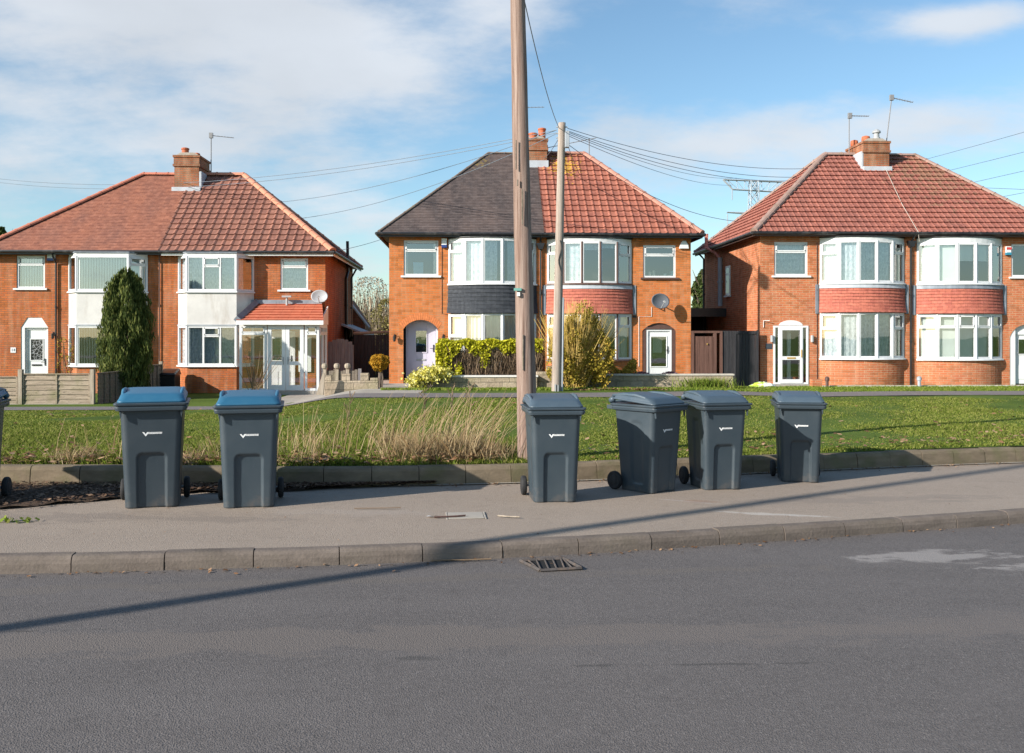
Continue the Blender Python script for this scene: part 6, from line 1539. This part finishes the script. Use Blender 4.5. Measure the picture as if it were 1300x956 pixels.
# hedge: bright top, dead brown inside
Y = 28.4; a0 = pt(556, 478, Y); a1 = pt(688, 478, Y); z0 = lawn_z(a0.x, Y); w_ = a1.x - a0.x; zt = pt(600, 431.5, Y).z - z0; zw = pt(600, 478, Y).z - z0
pl = plant('hedge', (a0.x, Y, z0), 'half dead hedge with a bright lime top and brown bare stems', 'hedge')
P = []
n = 9000; X = rng.uniform(0, w_, n); Zb = zt - .40 - .12 * np.sin(X * 6.2) - .08 * np.sin(X * 13 + 1); P.append(np.stack([X, rng.uniform(-.38, .38, n), Zb + (zt - Zb) * rng.uniform(0, 1, n) ** .7], 1))
n = 4200; P.append(np.stack([rng.normal(.16, .14, n).clip(-.05, .42), rng.uniform(-.4, .35, n), rng.uniform(.25, zt - .1, n)], 1))
n = 500; P.append(np.stack([rng.normal(.0, .05, n) + .62, rng.uniform(-.35, -.1, n), rng.normal(zw + .18, .1, n)], 1)); n = 500; P.append(np.stack([rng.normal(1.4, .06, n), rng.uniform(-.35, .0, n), rng.normal(zt - .5, .12, n)], 1))
P = np.concatenate(P); P[:, 2] += .03 * np.sin(P[:, 0] * 9); leaf_mesh('green_top', P, .05, lime_l, pl, up=.3)
n = 9000; X = rng.uniform(.1, w_, n); base = np.stack([X, rng.uniform(-.3, .35, n), rng.uniform(.0, zw + .62, n)], 1)
blades('dead_stems', base, .38, .012, .45, twig_l, parent=pl)
g = MB()
for k in range(70):
    x = rng.uniform(.1, w_ - .1); y = rng.uniform(-.25, .3); g.tube([(x, y, 0), (x + rng.uniform(-.1, .1), y, .6), (x + rng.uniform(-.25, .25), y + rng.uniform(-.1, .1), zt - .35)], [.02, .014, .006], 4)
g.build('branches', barkm, pl)
# forsythia by the thin pole
Y = 27.5; b0 = pt(729, 499, Y); b0.z = lawn_z(b0.x, Y); pl = plant('golden_bush', b0, 'large loose golden green bush right of the thin grey pole', 'bush'); H_ = pt(735, 372, Y).z - b0.z
g = MB()
for k in range(1000):
    x = rng.uniform(-.35, .5); y = rng.uniform(-.35, .45); an = rng.normal(0, .24) + x * .3; L_ = rng.uniform(.4, .98) * H_ * (1 - .55 * abs(an)); kx = math.sin(an)
    p0_ = Vector((x * .6, y * .6, 0)); p2_ = Vector((x + L_ * kx, y + rng.uniform(-.5, .4), L_)); g.tube([p0_, p0_.lerp(p2_, .5) + Vector((-.06 * kx, 0, .12)), p2_], [.011, .007, .003], 3, cap=False)
g.build('twigs', twigy_l, pl)
n = 17000; th = rng.normal(0, 1, n); z_ = H_ * rng.beta(1.5, 2.3, n) * .92; wd = np.interp(z_ / H_, [0, .15, .4, .6, .8, 1], [.72, .95, .95, .6, .38, .2]); P = np.stack([rng.uniform(-1, 1, n) * wd + .12 + .16 * z_ / H_, rng.uniform(-.7, .6, n) * wd, z_ + .03], 1)
cl = np.sin(P[:, 0] * 8 + P[:, 2] * 5) + np.sin(P[:, 1] * 9 + P[:, 2] * 7 + 1) + np.sin(P[:, 0] * 17 - P[:, 2] * 11); P = P[cl > -.2 + rng.uniform(-.6, .6, n)]
leaf_mesh('foliage', P, .048, forsy_l, pl)
# heather & low plants behind the right wall
Y = 28.9
for px0, px1, m_, hz, lb, nm in ((760, 808, forsy_l, .45, 'low dark green and brown shrub right of the golden bush', 'low_shrub'), (805, 872, heather_l, .16, 'row of purplish heather along the low wall below the brown arched door', 'heather')):
    a0 = pt(px0, 478, Y); a1 = pt(px1, 478, Y); z0 = pt(px0, 477.5, 28.2).z - .12; n = 3200; pl = plant(nm, (a0.x, Y, z0), lb)
    X = rng.uniform(0, a1.x - a0.x, n); leaf_mesh('foliage', np.stack([X, rng.normal(0, .15, n), rng.uniform(0, 1, n) ** .8 * hz * (1 + .4 * np.sin(X * 7))], 1), .035, m_, pl, up=.6)
    stems(pl, [([(x, 0, -.3), (x, 0, hz * .5)], .015) for x in np.linspace(.05, a1.x - a0.x - .05, 6)], barkm)
# tuft by right wall
Y = 27.6; b0 = pt(897, 494, Y); b0.z = lawn_z(b0.x, Y); n = 900; base = np.stack([rng.normal(0, .35, n), rng.normal(0, .12, n), np.zeros(n)], 1)
o = blades('grass_tuft', base, .30, .018, .6, grassg_l, loc=b0); tag(o, 'yellow green weed tuft at the foot of the low wall', 'weed')
# bare twiggy shrub in front of porch
Y = 30.4; b0 = pt(322, 497, Y); b0.z = -.22; pl = plant('bare_shrub', b0, 'bare twiggy shrub in front of the porch glass'); sp_ = []
for k in range(26):
    an = rng.normal(0, .3); L_ = rng.uniform(.6, 1.45); sp_.append(([(rng.uniform(-.1, .1), 0, 0), (L_ * .5 * math.sin(an) + .05, 0, L_ * .5), (L_ * math.sin(an) + .06, rng.uniform(-.2, .2), L_)], [.012, .008, .004]))
stems(pl, sp_, twig_l, 'stem', 4)
# distant trees
greyt = leafm('grey_twigs', (.2, .165, .13), (.34, .28, .22), (.44, .37, .3), trans=0)
def tree(px_, ytop, ybot, Y, halfw, m, label, n=9000, size=.14, bare=False, cat='tree'):
    b0 = pt(px_, ybot, Y); b0.z = -.3; zt = pt(px_, ytop, Y).z + .3; W2 = halfw / FPX * Y; pl = plant('tree' if not bare else 'bare_tree', b0, label, cat)
    sp_ = [([(0, 0, 0), (.1, 0, zt * .4), (0, 0, zt * .8)], [.18, .12, .05])]; z1 = zt * .15
    for k in range(26 if not bare else 420):
        an = rng.uniform(0, 6.28); f_ = rng.uniform(.15, .7) if not bare else rng.uniform(.02, .6); L_ = rng.uniform(.4, 1) * W2; x0_ = rng.uniform(-W2, W2) * .8 if bare else 0
        sp_.append(([(x0_ * .7, 0, zt * f_), (x0_ + L_ * .5 * math.cos(an) * .5, L_ * .5 * math.sin(an), zt * (f_ + .12)), (x0_ + L_ * math.cos(an) * (.4 if bare else .9), L_ * math.sin(an), zt * min(1.0, f_ + rng.uniform(.2, .4)))], [.04, .025, .008]))
    stems(pl, sp_, barkm if not bare else greyt, 'trunk' if not bare else 'branches', 4)
    t = rng.uniform(0, 1, n); th = rng.uniform(0, 6.28, n); prof = np.interp(t, [0, .2, .5, .8, 1], [.9, 1, .95, .8, .35] if bare else [.8, 1, .85, .5, .08]); lob = 1 + .22 * np.sin(th * 4 + t * 11) + .15 * np.sin(th * 7 - t * 19)
    r_ = prof * W2 * lob * np.sqrt(rng.uniform(.2, 1, n)); P = np.stack([r_ * np.cos(th), r_ * np.sin(th), z1 + t * (zt - z1)], 1)
    cl = np.sin(P[:, 0] * 2.3 + P[:, 2] * 1.7) + np.sin(P[:, 1] * 2.1 + P[:, 2] * 3.1) + np.sin(P[:, 0] * 5 - P[:, 2] * 4.3); P = P[cl > -.9]
    leaf_mesh('crown', P, size, m, pl, up=.2)
tree(893, 343, 430, 52, 26, ever_l, 'evergreen tree behind the gap between the two right houses', 12000, .12)
tree(2, 289, 430, 60, 26, ever_l, 'evergreen tree top showing above the roof at the left edge', 6000, .16)
tree(470, 352, 430, 50, 40, greyt, 'bare brown thicket behind the gap left of the middle house', 3000, .06, True)
tree(496, 380, 430, 46, 30, leafm('olive_scrub', (.14, .13, .05), (.26, .23, .09), (.4, .34, .14)), 'olive scrubby tree against the left wall of the middle house', 6000, .07, True)
